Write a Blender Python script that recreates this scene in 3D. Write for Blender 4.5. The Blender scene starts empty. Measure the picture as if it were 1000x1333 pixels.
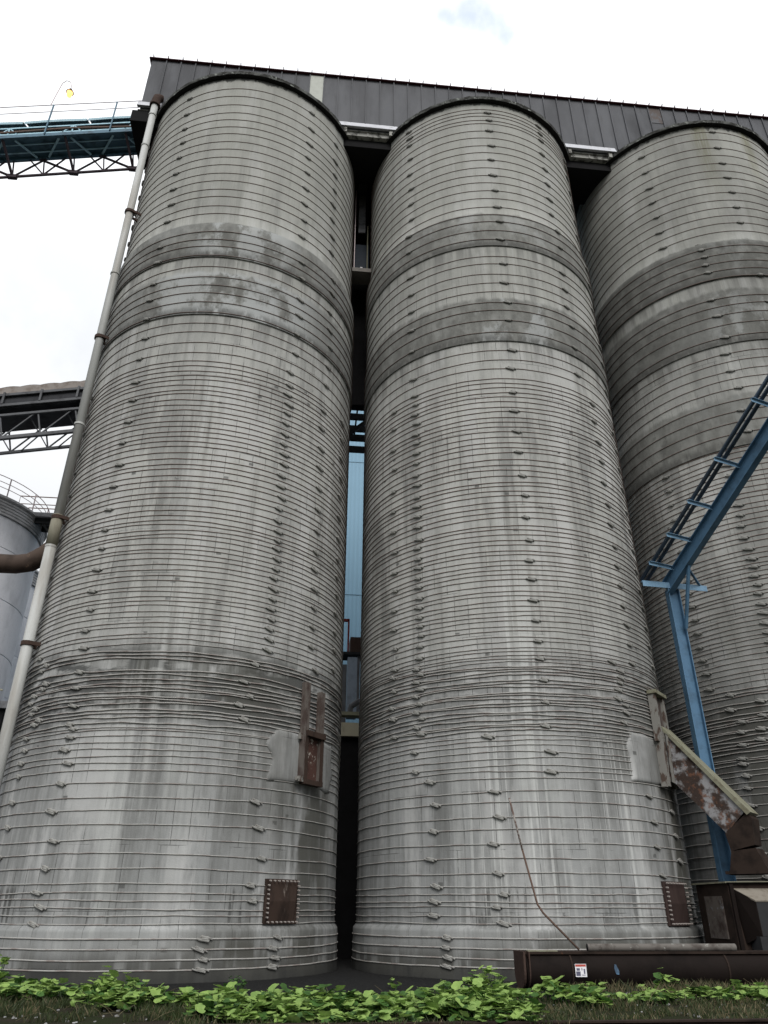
import bpy, math, random
from mathutils import Vector, Matrix, noise as mn
random.seed(7)
R = math.radians
PI = math.pi
scn = bpy.context.scene
col = scn.collection

# ------------------------------------------------------------------ helpers
class MB:
    def __init__(s):
        s.v = []; s.f = []; s.m = []; s.uv = None
    def add(s, vs, fs, mi=0):
        n = len(s.v); s.v += [tuple(p) for p in vs]
        s.f += [tuple(i + n for i in f) for f in fs]; s.m += [mi] * len(fs)
        return s
    def box(s, a, b, mi=0, M=None):
        x0, y0, z0 = a; x1, y1, z1 = b
        vs = [Vector(p) for p in ((x0,y0,z0),(x1,y0,z0),(x1,y1,z0),(x0,y1,z0),(x0,y0,z1),(x1,y0,z1),(x1,y1,z1),(x0,y1,z1))]
        if M: vs = [M @ p for p in vs]
        return s.add(vs, [(0,3,2,1),(4,5,6,7),(0,1,5,4),(1,2,6,5),(2,3,7,6),(3,0,4,7)], mi)
    def bar(s, a, b, w, h=None, mi=0, up=(0,0,1)):
        a = Vector(a); b = Vector(b); h = h or w
        d = (b - a); L = d.length; d.normalize(); up = Vector(up)
        if abs(d.dot(up)) > .98: up = Vector((0, 1, 0))
        r = d.cross(up).normalized(); u = r.cross(d)
        M = Matrix((r, d, u)).transposed().to_4x4(); M.translation = a
        return s.box((-w/2, 0, -h/2), (w/2, L, h/2), mi, M)
    def tube(s, pts, r, n=10, mi=0, caps=True, r2=None):
        pts = [Vector(p) for p in pts]; vs = []; fs = []
        ref = None
        for i, p in enumerate(pts):
            d = (pts[min(i+1, len(pts)-1)] - pts[max(i-1, 0)]).normalized()
            if ref is None:
                ref = Vector((0,0,1)) if abs(d.z) < .9 else Vector((1,0,0))
            a = d.cross(ref).normalized(); b = a.cross(d).normalized(); ref = b
            rr = r if r2 is None else r + (r2 - r) * i / (len(pts) - 1)
            for k in range(n):
                t = 2 * PI * k / n
                vs.append(p + (a * math.cos(t) + b * math.sin(t)) * rr)
        for i in range(len(pts) - 1):
            for k in range(n):
                fs.append((i*n+k, (i+1)*n+k, (i+1)*n+(k+1) % n, i*n+(k+1) % n))
        if caps:
            fs.append(tuple(range(n))); fs.append(tuple(reversed(range((len(pts)-1)*n, len(pts)*n))))
        return s.add(vs, fs, mi)
    def prism(s, poly, ax, t, mi=0):
        """poly: 3-D points of one face, extruded by vector t"""
        n = len(poly); t = Vector(t); vs = [Vector(p) for p in poly]; vs += [p + t for p in vs]
        fs = [tuple(range(n)), tuple(reversed(range(n, 2*n)))] + [(i, i+n, (i+1) % n + n, (i+1) % n) for i in range(n)]
        return s.add(vs, fs, mi)
    def build(s, name, mats, parent=None, smooth=False, bevel=0, loc=None):
        me = bpy.data.meshes.new(name); me.from_pydata(s.v, [], s.f); me.update()
        if not isinstance(mats, (list, tuple)): mats = [mats]
        for m in mats: me.materials.append(m)
        me.polygons.foreach_set('material_index', s.m)
        if s.uv:
            l = me.uv_layers.new(name='uv')
            for lp in me.loops: l.data[lp.index].uv = s.uv[lp.vertex_index]
        import bmesh
        bm = bmesh.new(); bm.from_mesh(me); bmesh.ops.recalc_face_normals(bm, faces=bm.faces); bm.to_mesh(me); bm.free()
        if smooth: me.shade_smooth()
        o = bpy.data.objects.new(name, me); col.objects.link(o)
        if parent: o.parent = parent
        if loc: o.location = loc
        if bevel:
            b = o.modifiers.new('bevel', 'BEVEL'); b.width = bevel; b.segments = 2; b.limit_method = 'ANGLE'
        return o

def tag(o, label=None, cat=None, group=None, kind=None):
    if label: o['label'] = label
    if cat: o['category'] = cat
    if group: o['group'] = group
    if kind: o['kind'] = kind
    return o
def empty(name, loc=(0,0,0), label=None, cat=None, group=None):
    o = bpy.data.objects.new(name, None); col.objects.link(o); o.location = loc; o.empty_display_size = .3
    return tag(o, label, cat, group)
def built_at(root):
    """children were modelled in world coordinates: shift them so that the root can sit at its base"""
    bpy.context.view_layer.update()
    L = Vector(root.location)
    for c in [k for k in bpy.data.objects if k.parent == root]:
        c.location = Vector(c.location) - L

# ------------------------------------------------------------------ materials
class NT:
    def __init__(s, name, rough=.8, metal=0., spec=.3):
        s.mat = bpy.data.materials.new(name); s.mat.use_nodes = True
        s.t = s.mat.node_tree; s.n = s.t.nodes; s.l = s.t.links
        s.b = s.n['Principled BSDF']; s.b.inputs['Roughness'].default_value = rough
        s.b.inputs['Metallic'].default_value = metal; s.b.inputs['Specular IOR Level'].default_value = spec
        s.tc = s.n.new('ShaderNodeTexCoord'); s.sep = None
    def link(s, a, b): s.l.new(a, b)
    def setin(s, sock, v):
        if hasattr(v, 'links') or isinstance(v, bpy.types.NodeSocket): s.l.new(v, sock)
        else: sock.default_value = v
    def coord(s, scale=(1,1,1), loc=(0,0,0), src='Object'):
        m = s.n.new('ShaderNodeMapping'); m.inputs['Scale'].default_value = scale; m.inputs['Location'].default_value = loc
        s.l.new(s.tc.outputs[src], m.inputs['Vector']); return m.outputs['Vector']
    def noise(s, scale=1., vec=None, detail=4, rough=.55, dist=0., sc=(1,1,1), loc=(0,0,0), src='Object'):
        n = s.n.new('ShaderNodeTexNoise'); n.inputs['Scale'].default_value = scale
        n.inputs['Detail'].default_value = detail; n.inputs['Roughness'].default_value = rough; n.inputs['Distortion'].default_value = dist
        s.l.new(vec or s.coord(sc, loc, src), n.inputs['Vector']); return n.outputs['Fac']
    def mr(s, v, a, b, c=0., d=1., smooth=True):
        m = s.n.new('ShaderNodeMapRange'); m.interpolation_type = 'SMOOTHSTEP' if smooth else 'LINEAR'
        s.l.new(v, m.inputs['Value'])
        for k, x in (('From Min', a), ('From Max', b), ('To Min', c), ('To Max', d)): m.inputs[k].default_value = x
        return m.outputs['Result']
    def math(s, op, a, b=0.):
        m = s.n.new('ShaderNodeMath'); m.operation = op
        s.setin(m.inputs[0], a); s.setin(m.inputs[1], b); return m.outputs[0]
    def mul(s, *a):
        r = a[0]
        for x in a[1:]: r = s.math('MULTIPLY', r, x)
        return r
    def mx(s, *a):
        r = a[0]
        for x in a[1:]: r = s.math('MAXIMUM', r, x)
        return r
    def mix(s, f, a, b, mode='MIX'):
        m = s.n.new('ShaderNodeMix'); m.data_type = 'RGBA'; m.blend_type = mode
        s.setin(m.inputs['Factor'], f)
        for k, v in ((6, a), (7, b)):
            if isinstance(v, (tuple, list)): v = (*v, 1) if len(v) == 3 else v
            s.setin(m.inputs[k], v)
        return m.outputs[2]
    def xyz(s, src='Object'):
        p = s.n.new('ShaderNodeSeparateXYZ'); s.l.new(s.tc.outputs[src], p.inputs[0]); return p.outputs
    def band(s, v, a, b, w=.05):
        return s.mul(s.mr(v, a - w, a + w), s.mr(v, b - w, b + w, 1., 0.))
    def col(s, c): s.setin(s.b.inputs['Base Color'], c if not isinstance(c, tuple) else (*c, 1)); return s
    def bump(s, h, strength=.3, dist=.02):
        b = s.n.new('ShaderNodeBump'); b.inputs['Strength'].default_value = strength; b.inputs['Distance'].default_value = dist
        s.l.new(h, b.inputs['Height']); s.l.new(b.outputs['Normal'], s.b.inputs['Normal']); return s

def g(v, t=0.): return (v * (.975 + t), v, v * (.98 - t))

def concrete(name, bands, ring, drips=(), olive=(), seed=0., pale=(), dirt=(), ringf=.88, grime=0.):
    """bands: (z0, z1, colour) of darker mortar; ring: z-range of dark wire-bound zone"""
    m = NT(name, .88, spec=.2); z = m.xyz()[2]; uv = m.xyz('UV'); S = (seed*7, seed*3, seed)
    big = m.noise(.55, sc=(1,1,.10), loc=S, detail=3)
    streak = m.noise(3.2, sc=(1,1,.035), loc=S, detail=5, rough=.6)
    fine = m.noise(14, sc=(1,1,.07), loc=S, detail=3)
    mott = m.noise(1.7, loc=S, detail=8, rough=.65)
    grain = m.noise(30, loc=S, detail=4, rough=.7)
    ragged = m.noise(2.6, sc=(1,1,.35), loc=S, detail=7, rough=.62)
    c = m.mix(m.mr(z, 4, 30), (.335, .342, .342), (.335, .34, .315))
    c = m.mix(m.mul(m.mr(z, 7, 0), .6), c, g(.24, -.02))  # foot of the wall darkened: dirt, plus lens vignetting painted in
    c = m.mix(m.mul(m.band(z, 8.5, 20.5, 1.5), .85), c, (.43, .435, .412))
    amp = m.math('MINIMUM', m.mr(z, 34, 20, .3, .75), m.mr(z, 6, 10, 1., .62))
    c = m.mix(m.mul(m.mr(big, .42, .62), .5, amp), c, g(.165, .01))
    c = m.mix(m.mul(m.mr(streak, .50, .68), .62, amp), c, g(.13, .01))
    c = m.mix(m.mul(m.mr(streak, .46, .33), .50, amp), c, g(.46, .0))
    c = m.mix(m.mul(m.mr(fine, .52, .70), .34, amp), c, g(.14))
    c = m.mix(m.mul(m.mr(mott, .5, .70), .40, amp), c, g(.16, .02))
    c = m.mix(m.mul(m.mr(grain, .55, .8), .16), c, g(.17))
    wash = m.noise(.8, sc=(1,1,.22), loc=(seed*5, 2, 6), detail=8, rough=.66)
    c = m.mix(m.mul(m.mr(wash, .50, .62), m.mr(z, 24, 16, .25, .55)), c, (.50, .505, .50))
    c = m.mix(m.mul(m.mr(wash, .47, .36), m.mr(z, 24, 16, .15, .5)), c, g(.14))
    # stave joints, partly showing
    br = m.n.new('ShaderNodeTexBrick'); mp = m.n.new('ShaderNodeMapping'); m.l.new(m.tc.outputs['UV'], mp.inputs[0]); m.l.new(mp.outputs[0], br.inputs['Vector'])
    br.inputs['Scale'].default_value = 1; br.inputs['Brick Width'].default_value = .46; br.inputs['Row Height'].default_value = 1.55
    br.inputs['Mortar Size'].default_value = .010; br.inputs['Mortar Smooth'].default_value = .3
    br.inputs['Color1'].default_value = (0,0,0,1); br.inputs['Color2'].default_value = (0,0,0,1); br.inputs['Mortar'].default_value = (1,1,1,1)
    jn = m.noise(.9, loc=(seed+5, 2, 1), detail=5)
    joint = m.mul(br.outputs['Fac'], m.mr(jn, .45, .60), m.mr(z, 26, 23, .25, 1.))
    c = m.mix(m.mul(joint, .8), c, g(.06))
    # tinted single staves
    br2 = m.n.new('ShaderNodeTexBrick'); m.l.new(mp.outputs[0], br2.inputs['Vector'])
    br2.inputs['Scale'].default_value = 1; br2.inputs['Brick Width'].default_value = .46; br2.inputs['Row Height'].default_value = 1.55
    br2.inputs['Mortar Size'].default_value = 0; br2.inputs['Color1'].default_value = (0,0,0,1); br2.inputs['Color2'].default_value = (1,1,1,1)
    st = m.n.new('ShaderNodeSeparateColor'); m.l.new(br2.outputs['Color'], st.inputs[0])
    c = m.mix(m.mul(m.mr(st.outputs[0], .4, 1.), .18, m.mr(z, 24, 18)), c, g(.2))
    # small dark chips where the skin has come off
    vo = m.n.new('ShaderNodeTexVoronoi'); vo.distance = 'CHEBYCHEV'; vo.inputs['Scale'].default_value = 1.
    mp2 = m.n.new('ShaderNodeMapping'); mp2.inputs['Scale'].default_value = (1.1, 1.6, 1); mp2.inputs['Location'].default_value = (seed*3.1, seed, 0)
    m.l.new(m.tc.outputs['UV'], mp2.inputs[0]); m.l.new(mp2.outputs[0], vo.inputs['Vector'])
    chip = m.mul(m.mr(vo.outputs['Distance'], .10, .07), m.mr(jn, .48, .50), m.mr(z, 21, 19))
    c = m.mix(m.mul(chip, .75), c, g(.08))
    zz = m.math('ADD', z, m.math('MULTIPLY', m.math('SUBTRACT', ragged, .5), .55))
    zt = m.math('ADD', z, m.math('MULTIPLY', m.math('SUBTRACT', mott, .5), .16))
    for (a, b, dark, lightamt, wu, ww) in bands:
        k = m.mul(m.mr(zt, a - .02, a + .04), m.mr(zz, b - .12, b + .12, 1., 0.))
        bc = m.mix(m.mr(ragged, .35, .7), (dark*.99, dark, dark*.93), (dark*1.6, dark*1.63, dark*1.53))
        wh = m.noise(.8, sc=(1,1,.6), loc=(seed+3, seed*2, 4), detail=9, rough=.68)
        bc = m.mix(m.mul(m.mr(wh, .50 - .05 * (lightamt > .8) - .05 * (lightamt > 1), .60 - .05 * (lightamt > .8) - .05 * (lightamt > 1)), min(lightamt, 1.), m.mr(m.band(uv[0], wu - ww, wu + ww, ww * .5), 0., 1., .2, 1.)), bc, g(.36, -.02))
        bc = m.mix(m.mul(m.mr(wh, .44, .34), .6), bc, g(.09, .02))
        bc = m.mix(m.mul(m.mr(grain, .5, .8), .3), bc, g(.10))
        c = m.mix(m.mul(k, m.mr(mott, .68, .42, .6, .95)), c, bc)
        low = m.mul(m.mr(zt, a - .02, a + .03), m.mr(zz, a + .12, a + .5, 1., 0.), m.mr(ragged, .36, .5))
        c = m.mix(m.mul(low, .7), c, g(.055, .03))
        # run-off below the band
        run = m.mul(m.mr(zt, a - .03, a + .01, 1., 0.), m.mr(z, a - 1.4, a, 0., 1.), m.mr(m.noise(2.2, sc=(1,1,.08), loc=(seed, 9, 2), detail=6), .47, .62))
        c = m.mix(m.mul(run, .6), c, g(.12, .02))
    # dark stained, wire-bound zone
    hn = m.noise(.9, sc=(1,1,3.2), loc=(seed*2, 1, 3), detail=7, rough=.6)
    rz = m.mul(m.band(z, ring[0], ring[1], .35), m.mr(hn, .40, .54))
    c = m.mix(m.mul(rz, ringf), c, g(.06, -.02))
    sn = m.noise(2.0, sc=(1,1,.12), loc=(seed, 5, 3), detail=6)
    c = m.mix(m.mul(m.mr(z, ring[0] + .6, ring[0] - 2.5), m.mr(z, 1.2, 3.), m.mr(sn, .52, .70), .5), c, g(.12, .0))
    # black weathering above the base ring
    bn = m.noise(7, sc=(1,1,.10), loc=(seed*4, 1, 1), detail=4)
    c = m.mix(m.mul(m.band(z, 1.25, 2.1, .12), m.mr(bn, .50, .60), m.mr(big, .40, .55), .8), c, g(.07))
    # base ring
    c = m.mix(m.mul(m.mr(z, 1.18, 1.12), m.mr(mott, .30, .62), .6), c, g(.29, .0))
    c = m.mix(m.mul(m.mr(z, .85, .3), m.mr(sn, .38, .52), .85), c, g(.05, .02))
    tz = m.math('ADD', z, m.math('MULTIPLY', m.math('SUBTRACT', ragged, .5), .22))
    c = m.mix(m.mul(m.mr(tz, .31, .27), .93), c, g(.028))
    # soot just under the cap
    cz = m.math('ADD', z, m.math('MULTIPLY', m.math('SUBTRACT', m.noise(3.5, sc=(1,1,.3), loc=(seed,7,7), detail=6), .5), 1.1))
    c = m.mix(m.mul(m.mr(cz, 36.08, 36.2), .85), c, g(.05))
    U = uv[0]
    for (u0, w, z0, z1, f) in dirt:
        dn = m.noise(1.3, sc=(1,1,.22), loc=(seed + u0, 3, 8), detail=8, rough=.62)
        k = m.mul(m.band(U, u0 - w, u0 + w, w * .5), m.band(z, z0, z1, .5), m.mr(dn, .36, .52), f)
        c = m.mix(k, c, (.07, .07, .062))
    for (u0, w, z0, z1, thr) in drips:      # white lime runs
        k = m.mul(m.band(U, u0 - w, u0 + w, w * .6), m.band(z, z0, z1, .8), m.mr(m.noise(9, sc=(1,1,.012), loc=(seed, 3, 8), detail=3), thr, thr + .07))
        c = m.mix(m.mul(k, .55), c, g(.56))
    for (u0, w, z0, z1) in olive:
        k = m.mul(m.band(U, u0 - w, u0 + w, w * .8), m.mr(z, z0, z1), m.mr(fine, .2, .6))
        c = m.mix(m.mul(k, .6), c, (.17, .165, .085))
    for (u0, w, z0, z1) in pale:
        k = m.mul(m.band(U, u0 - w, u0 + w, w * .6), m.band(z, z0, z1, 1.2), m.mr(streak, .6, .35))
        c = m.mix(m.mul(k, .55), c, g(.50))
    if grime:
        c = m.mix(m.mul(m.mr(m.noise(.35, loc=(seed, 1, 9), detail=6), .3, .65), grime), c, (.085, .085, .078))
    m.col(c)
    h = m.math('ADD', m.math('MULTIPLY', grain, .25), m.math('ADD', m.math('MULTIPLY', mott, .8), m.math('MULTIPLY', joint, -.5)))
    m.bump(h, .55, .03)
    return m.mat

def simple(name, base, dark=None, rough=.6, metal=0., sc=3., amt=.5, thr=(.45, .7), bump=.15, stretch=(1,1,1), spec=None, second=None, grain=.12):
    if spec is None: spec = .12 if base[1] < .06 else .3
    m = NT(name, rough, metal, spec); dark = dark or tuple(x * .45 for x in base)
    n = m.noise(sc, sc=stretch, detail=7, rough=.62)
    c = m.mix(m.mul(m.mr(n, *thr), amt), base, dark)
    if second:
        n2 = m.noise(sc * 1.7, sc=stretch, loc=(5, 5, 5), detail=8, rough=.68)
        c = m.mix(m.mr(n2, second[1], second[2]), c, second[0])
    gn = m.noise(sc * 12, detail=3); c = m.mix(m.mul(m.mr(gn, .5, .8), grain * 2), c, tuple(x * .5 for x in base))
    m.col(c); m.bump(n, bump, .02); return m.mat

RR = 5.44           # silo radius
S1 = concrete('silo_concrete_west', [(24.42, 26.5, .10, .9, 12.2, 1.8), (21.42, 23.65, .115, 1.15, 12.0, 3.2)], (6.3, 8.5), seed=1.3, grime=.12,
              pale=((11.7, .7, 4.5, 19), (10.6, .5, 2, 8)), dirt=((16.6, 1.3, 1.2, 5.1, .9), (15.0, 1.6, 3.6, 6.5, .5), (15.4, 2.4, .2, 1.15, 1.), (11.5, 6, .2, .55, .8), (12.5, 3.0, 6.6, 8.4, .8)))
S2 = concrete('silo_concrete_middle', [(26.40, 28.5, .135, .4, 11, 3), (21.2, 23.45, .115, .75, 11.5, 1.6)], (6.4, 8.6), seed=4.1, grime=.12, ringf=.45,
              drips=((10.4, .8, 1.4, 11.5, .52), (9.5, 1.3, 1.4, 6.5, .56), (13.0, 1.1, 1.4, 6, .60)), pale=((10.7, .7, 4, 15), ), dirt=((15.9, .8, 1.3, 8, 1.), (14.2, 1.2, 5, 8, .6), (13.2, 3.4, .2, 1.1, 1.), (8.5, 4.5, .1, .6, 1.)))
S3 = concrete('silo_concrete_east', [(25.95, 28.3, .085, .3, 10, 2), (22.4, 25.3, .10, .6, 10.3, 1.6), (17.5, 19.85, .16, .3, 9, 2)], (5.6, 7.6), seed=8.7, grime=.42,
              olive=((10.35, .35, 30, 36.0), (12.9, .3, 31, 36.0)), dirt=((6.3, 1.2, 1, 8, .9), (8.5, 1.5, 5.5, 8, .7)))

MP1 = concrete('skim_concrete_west', [], (30, 31), seed=2.2, grime=.55, dirt=((16.8, .8, 3, 6, .6), (15.3, .4, 3, 6.6, .3)))
MP2 = concrete('skim_concrete_middle', [], (30, 31), seed=5.2, grime=.6, dirt=((15.6, .5, 3, 6.6, .6), ))
def hoopmat():
    m = NT('hoop_paint_rust_shade', .8, spec=.25)
    n = m.noise(2.2, sc=(1,1,3), detail=6); zz = m.n.new('ShaderNodeNewGeometry'); sp = m.n.new('ShaderNodeSeparateXYZ'); m.l.new(zz.outputs['Position'], sp.inputs[0])
    c = m.mix(m.mr(sp.outputs[2], 6, 16), (.33, .325, .31), (.185, .14, .125))  # upper hoops browner: rust plus underside shade put into the colour
    c = m.mix(m.mul(m.mr(n, .45, .65), .5), c, (.11, .06, .05))
    m.col(c); return m.mat
M_HOOP = hoopmat()
M_LUG = simple('lug_cast', (.27, .27, .255), (.12, .105, .095), .85, sc=5)
M_CAPM = simple('cap_mossy_fascia', (.10, .105, .10), (.02, .02, .018), .95, sc=2.2, amt=.95, thr=(.40, .55), second=((.27, .29, .27), .56, .66), bump=.5)
M_PLATESHADE = simple('black_plate_and_shade', (.022, .022, .022), (.01, .01, .01), .9, sc=2)  # black hopper plate; also paints the shade of soffit and pipe bore
M_PATCH = simple('mortar_patch', (.235, .235, .215), (.08, .08, .072), .92, sc=1.8, amt=.9, thr=(.45, .72), bump=.5)
M_RUST = simple('rust_plate', (.046, .031, .025), (.018, .013, .011), .8, sc=2.5, amt=.9, stretch=(1,1,.3), second=((.20, .17, .15), .60, .74))
M_RUSTR = simple('rust_plate_red', (.050, .034, .031), (.028, .019, .017), .75, sc=3, amt=.7, stretch=(1,1,.3))
M_RUSTD = simple('rust_dark_trough', (.012, .0088, .0078), (.006, .0045, .004), .75, sc=1.3, amt=.9, spec=.08)
M_BOLT = simple('bolt_grey', (.33, .30, .28), (.12, .08, .06), .7, sc=8)
M_WOOD = simple('rail_weathered', (.11, .095, .085), (.045, .028, .024), .85, sc=4, amt=.8, thr=(.4, .6), stretch=(1,1,.4))
M_GATE = simple('gate_white_rusted', (.20, .195, .18), (.06, .035, .025), .8, sc=5, amt=.9, thr=(.50, .6), stretch=(1,1,.5))
M_CHUTE = simple('chute_flaking', (.25, .25, .258), (.034, .021, .016), .75, sc=2.6, amt=1., thr=(.40, .54), second=((.13, .06, .035), .52, .66), bump=.3)
M_CHUTED = simple('chute_dark_rust', (.030, .021, .017), (.011, .008, .007), .85, sc=2.5, amt=.8, second=((.13, .06, .035), .64, .76))
M_LID = simple('lid_cream', (.20, .20, .145), (.10, .08, .05), .8, sc=4, amt=.6)
M_BLUE = simple('steel_blue_paint', (.080, .170, .275), (.045, .09, .14), .55, sc=2, amt=.7, spec=.3, second=((.10, .07, .055), .66, .72))
M_BLUEP = simple('steel_blue_pale', (.19, .33, .47), (.10, .17, .26), .5, sc=4, amt=.5)
M_BLUED = simple('steel_blue_dark_pipe', (.035, .06, .095), (.02, .03, .045), .45, sc=3, amt=.5, spec=.45)
M_PIPE = simple('downpipe_grey_paint', (.42, .43, .42), (.24, .22, .19), .55, sc=1.6, amt=.7, stretch=(1,1,.12), spec=.4)
M_PIPEO = simple('downpipe_stained', (.21, .20, .155), (.09, .07, .05), .8, sc=3, amt=.8, stretch=(1,1,.2))
M_CLAMP = simple('clamp_rust', (.06, .04, .033), (.03, .02, .018), .85, sc=5)
M_DARK = simple('dark_steel', (.022, .024, .026), (.01, .01, .011), .8, sc=2)
M_BLACK = simple('black_parts_and_gap_shade', (.012, .012, .013), (.006, .006, .006), .9, sc=2)  # black parts; also paints the deep shade between the silos
M_CONV = simple('conveyor_grey_steel', (.11, .115, .125), (.045, .045, .05), .7, sc=2, amt=.7)
M_CONVD = simple('conveyor_dark_floor', (.05, .052, .058), (.02, .02, .022), .8, sc=2, amt=.7)
M_COVER = simple('conveyor_cover_tan', (.26, .235, .22), (.15, .12, .10), .8, sc=2.4, amt=.8)
M_TRUSSD = simple('truss_dark_maroon', (.07, .055, .065), (.03, .025, .03), .7, sc=4)
M_BRB = simple('bridge_blue_dark', (.085, .17, .235), (.03, .06, .085), .6, sc=2, amt=.8)
M_BRP = simple('bridge_blue_pale', (.42, .66, .78), (.20, .36, .46), .55, sc=3, amt=.6)
M_TEAL = simple('bridge_cover_teal', (.30, .46, .53), (.17, .27, .33), .5, sc=3, amt=.5)
M_BROWNP = simple('bridge_cable_tray_brown', (.18, .13, .11), (.08, .05, .04), .8, sc=4)
M_FLASH = simple('flashing_grey', (.52, .53, .57), (.33, .33, .35), .45, sc=1.2, amt=.6, metal=.0)
M_SLABE = simple('slab_edge_concrete', (.33, .33, .31), (.06, .06, .055), .9, sc=3, amt=.9, thr=(.48, .6), bump=.4)
M_EAVE = simple('eave_red_brown', (.075, .025, .03), (.03, .015, .018), .7, sc=4)
M_PANELP = simple('replacement_panel_pale', (.40, .42, .38), (.28, .29, .26), .6, sc=1.5)
M_LSILO = simple('far_silo_pale', (.66, .67, .71), (.46, .47, .50), .9, sc=.9, amt=.7, stretch=(1,1,.5), bump=.3)
M_LSILOT = simple('far_silo_hooped_top', (.42, .42, .43), (.20, .20, .20), .9, sc=1.5, amt=.8)
M_RAIL = simple('handrail_grey', (.55, .47, .48), (.35, .25, .25), .6, sc=5)
M_RAILR = simple('handrail_rusty', (.20, .12, .10), (.10, .05, .04), .7, sc=5)
M_WALK = simple('walkway_grey', (.20, .205, .22), (.06, .06, .065), .8, sc=3, amt=.8)
M_CREAM = simple('beam_cream', (.40, .38, .29), (.22, .20, .15), .8, sc=3, stretch=(1,1,.3))
M_DUCTP = simple('duct_pale_blue', (.22, .27, .34), (.12, .14, .17), .6, sc=3, second=((.16, .09, .06), .68, .74))
M_REDP = simple('post_red', (.16, .03, .03), (.06, .02, .02), .7)
M_STONE = simple('stone_grey', (.28, .28, .28), (.14, .14, .13), .95, sc=9, bump=.6)
M_WHITE = simple('label_white', (.75, .75, .78), (.6, .6, .62), .6, sc=20, amt=.2, grain=.0)
M_PRED = simple('label_red', (.45, .08, .06), rough=.6); M_PDK = simple('label_dark', (.12, .12, .18), rough=.6)
M_BLUEM = simple('paint_mark_blue', (.10, .20, .32), (.04, .06, .09), .6, sc=9, amt=.8, thr=(.4, .6))
M_REBAR = simple('rebar_rusty', (.10, .065, .05), (.05, .03, .025), .85, sc=12)
M_REBARW = simple('rebar_limed', (.27, .25, .23), (.09, .055, .045), .85, sc=10, amt=.9, thr=(.45, .55))

def cladding():
    m = NT('cladding_slate', .42, .0, .45)
    n = m.noise(.9, sc=(1,1,.35), detail=6); n2 = m.noise(5, sc=(1,1,.1), detail=4)
    p = m.n.new('ShaderNodeTexBrick'); mp = m.n.new('ShaderNodeMapping'); mp.inputs['Rotation'].default_value = (R(90), 0, 0); m.l.new(m.tc.outputs['Object'], mp.inputs[0]); m.l.new(mp.outputs[0], p.inputs['Vector'])
    p.inputs['Scale'].default_value = 1; p.inputs['Brick Width'].default_value = .75; p.inputs['Row Height'].default_value = 50; p.offset = 0
    p.inputs['Mortar Size'].default_value = 0; p.inputs['Color1'].default_value = (0,0,0,1); p.inputs['Color2'].default_value = (1,1,1,1)
    sc_ = m.n.new('ShaderNodeSeparateColor'); m.l.new(p.outputs[0], sc_.inputs[0])
    c = m.mix(m.mr(n, .35, .7), (.088, .092, .102), (.042, .044, .050))
    c = m.mix(m.mul(sc_.outputs[0], .35), c, (.135, .14, .155))
    c = m.mix(m.mul(m.mr(n2, .55, .75), .35), c, (.03, .027, .027))
    m.col(c); m.b.inputs['Roughness'].default_value = .6; m.b.inputs['Specular IOR Level'].default_value = .15; m.bump(n, .1, .02); return m.mat
M_CLAD = cladding()

def corrugated(name, base, pitch):
    m = NT(name, .55, 0, .3); x = m.xyz()[0]
    w = m.math('SINE', m.math('MULTIPLY', x, 2*PI/pitch)); n = m.noise(.4, detail=3)
    c = m.mix(m.mul(m.mr(w, .2, .9), .22), base, tuple(k*.6 for k in base)); c = m.mix(m.mul(m.mr(n, .4, .7), .25), c, tuple(k*.8 for k in base))
    m.col(c); m.bump(w, .4, .03); return m.mat
M_BLDG = corrugated('cladding_sky_blue', (.21, .37, .50), .32)

def ground():
    m = NT('ground_soil_asphalt', .95, spec=.03)
    n = m.noise(.8, detail=8, rough=.6); n2 = m.noise(9, detail=6, rough=.7); n3 = m.noise(60, detail=3, rough=.7); y = m.xyz()[1]
    as_ = m.mix(m.mr(n2, .4, .7), (.016, .0162, .0165), (.028, .028, .0275)); as_ = m.mix(m.mul(m.mr(n3, .60, .72), .45), as_, (.11, .11, .115))
    so = m.mix(m.mr(n, .35, .65), (.030, .025, .02), (.020, .027, .012)); so = m.mix(m.mul(m.mr(n3, .58, .7), .6), so, (.13, .12, .10)); so = m.mix(m.mul(m.mr(n2, .55, .7), .6), so, (.022, .02, .016))
    yy = m.math('ADD', y, m.math('MULTIPLY', m.math('SUBTRACT', n, .5), 1.2))
    m.col(m.mix(m.mr(yy, -9.9, -9.3), so, as_)); m.bump(n3, .6, .02); return m.mat
M_GROUND = ground()

def leafmat(name, a, b, d):
    m = NT(name, .55, 0, .3)
    n = m.noise(2.5, detail=3); n2 = m.noise(11, detail=3)
    c = m.mix(m.mr(n, .35, .65), a, b); c = m.mix(m.mul(m.mr(n2, .5, .7), .6), c, d); m.col(c)
    m.b.inputs['Subsurface Weight'].default_value = 0
    tr = m.n.new('ShaderNodeBsdfTranslucent'); m.l.new(c, tr.inputs['Color']); mxs = m.n.new('ShaderNodeMixShader'); mxs.inputs[0].default_value = .25
    out = m.n['Material Output']; m.l.new(m.b.outputs[0], mxs.inputs[1]); m.l.new(tr.outputs[0], mxs.inputs[2]); m.l.new(mxs.outputs[0], out.inputs['Surface'])
    return m.mat
M_LEAF = leafmat('leaf_bright', (.27, .40, .105), (.18, .29, .075), (.34, .45, .15))
M_LEAFD = leafmat('leaf_dark', (.06, .14, .03), (.04, .09, .022), (.09, .18, .04))
M_GRASS = leafmat('grass_olive', (.045, .065, .022), (.025, .036, .014), (.085, .10, .04))
M_STRAW = leafmat('grass_straw', (.17, .14, .08), (.10, .09, .05), (.22, .19, .11))

# ------------------------------------------------------------------ ground
mb = MB(); mb.box((-400, -300, -.5), (400, 600, 0)); o = mb.build('ground', M_GROUND); tag(o, kind='structure')

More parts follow.
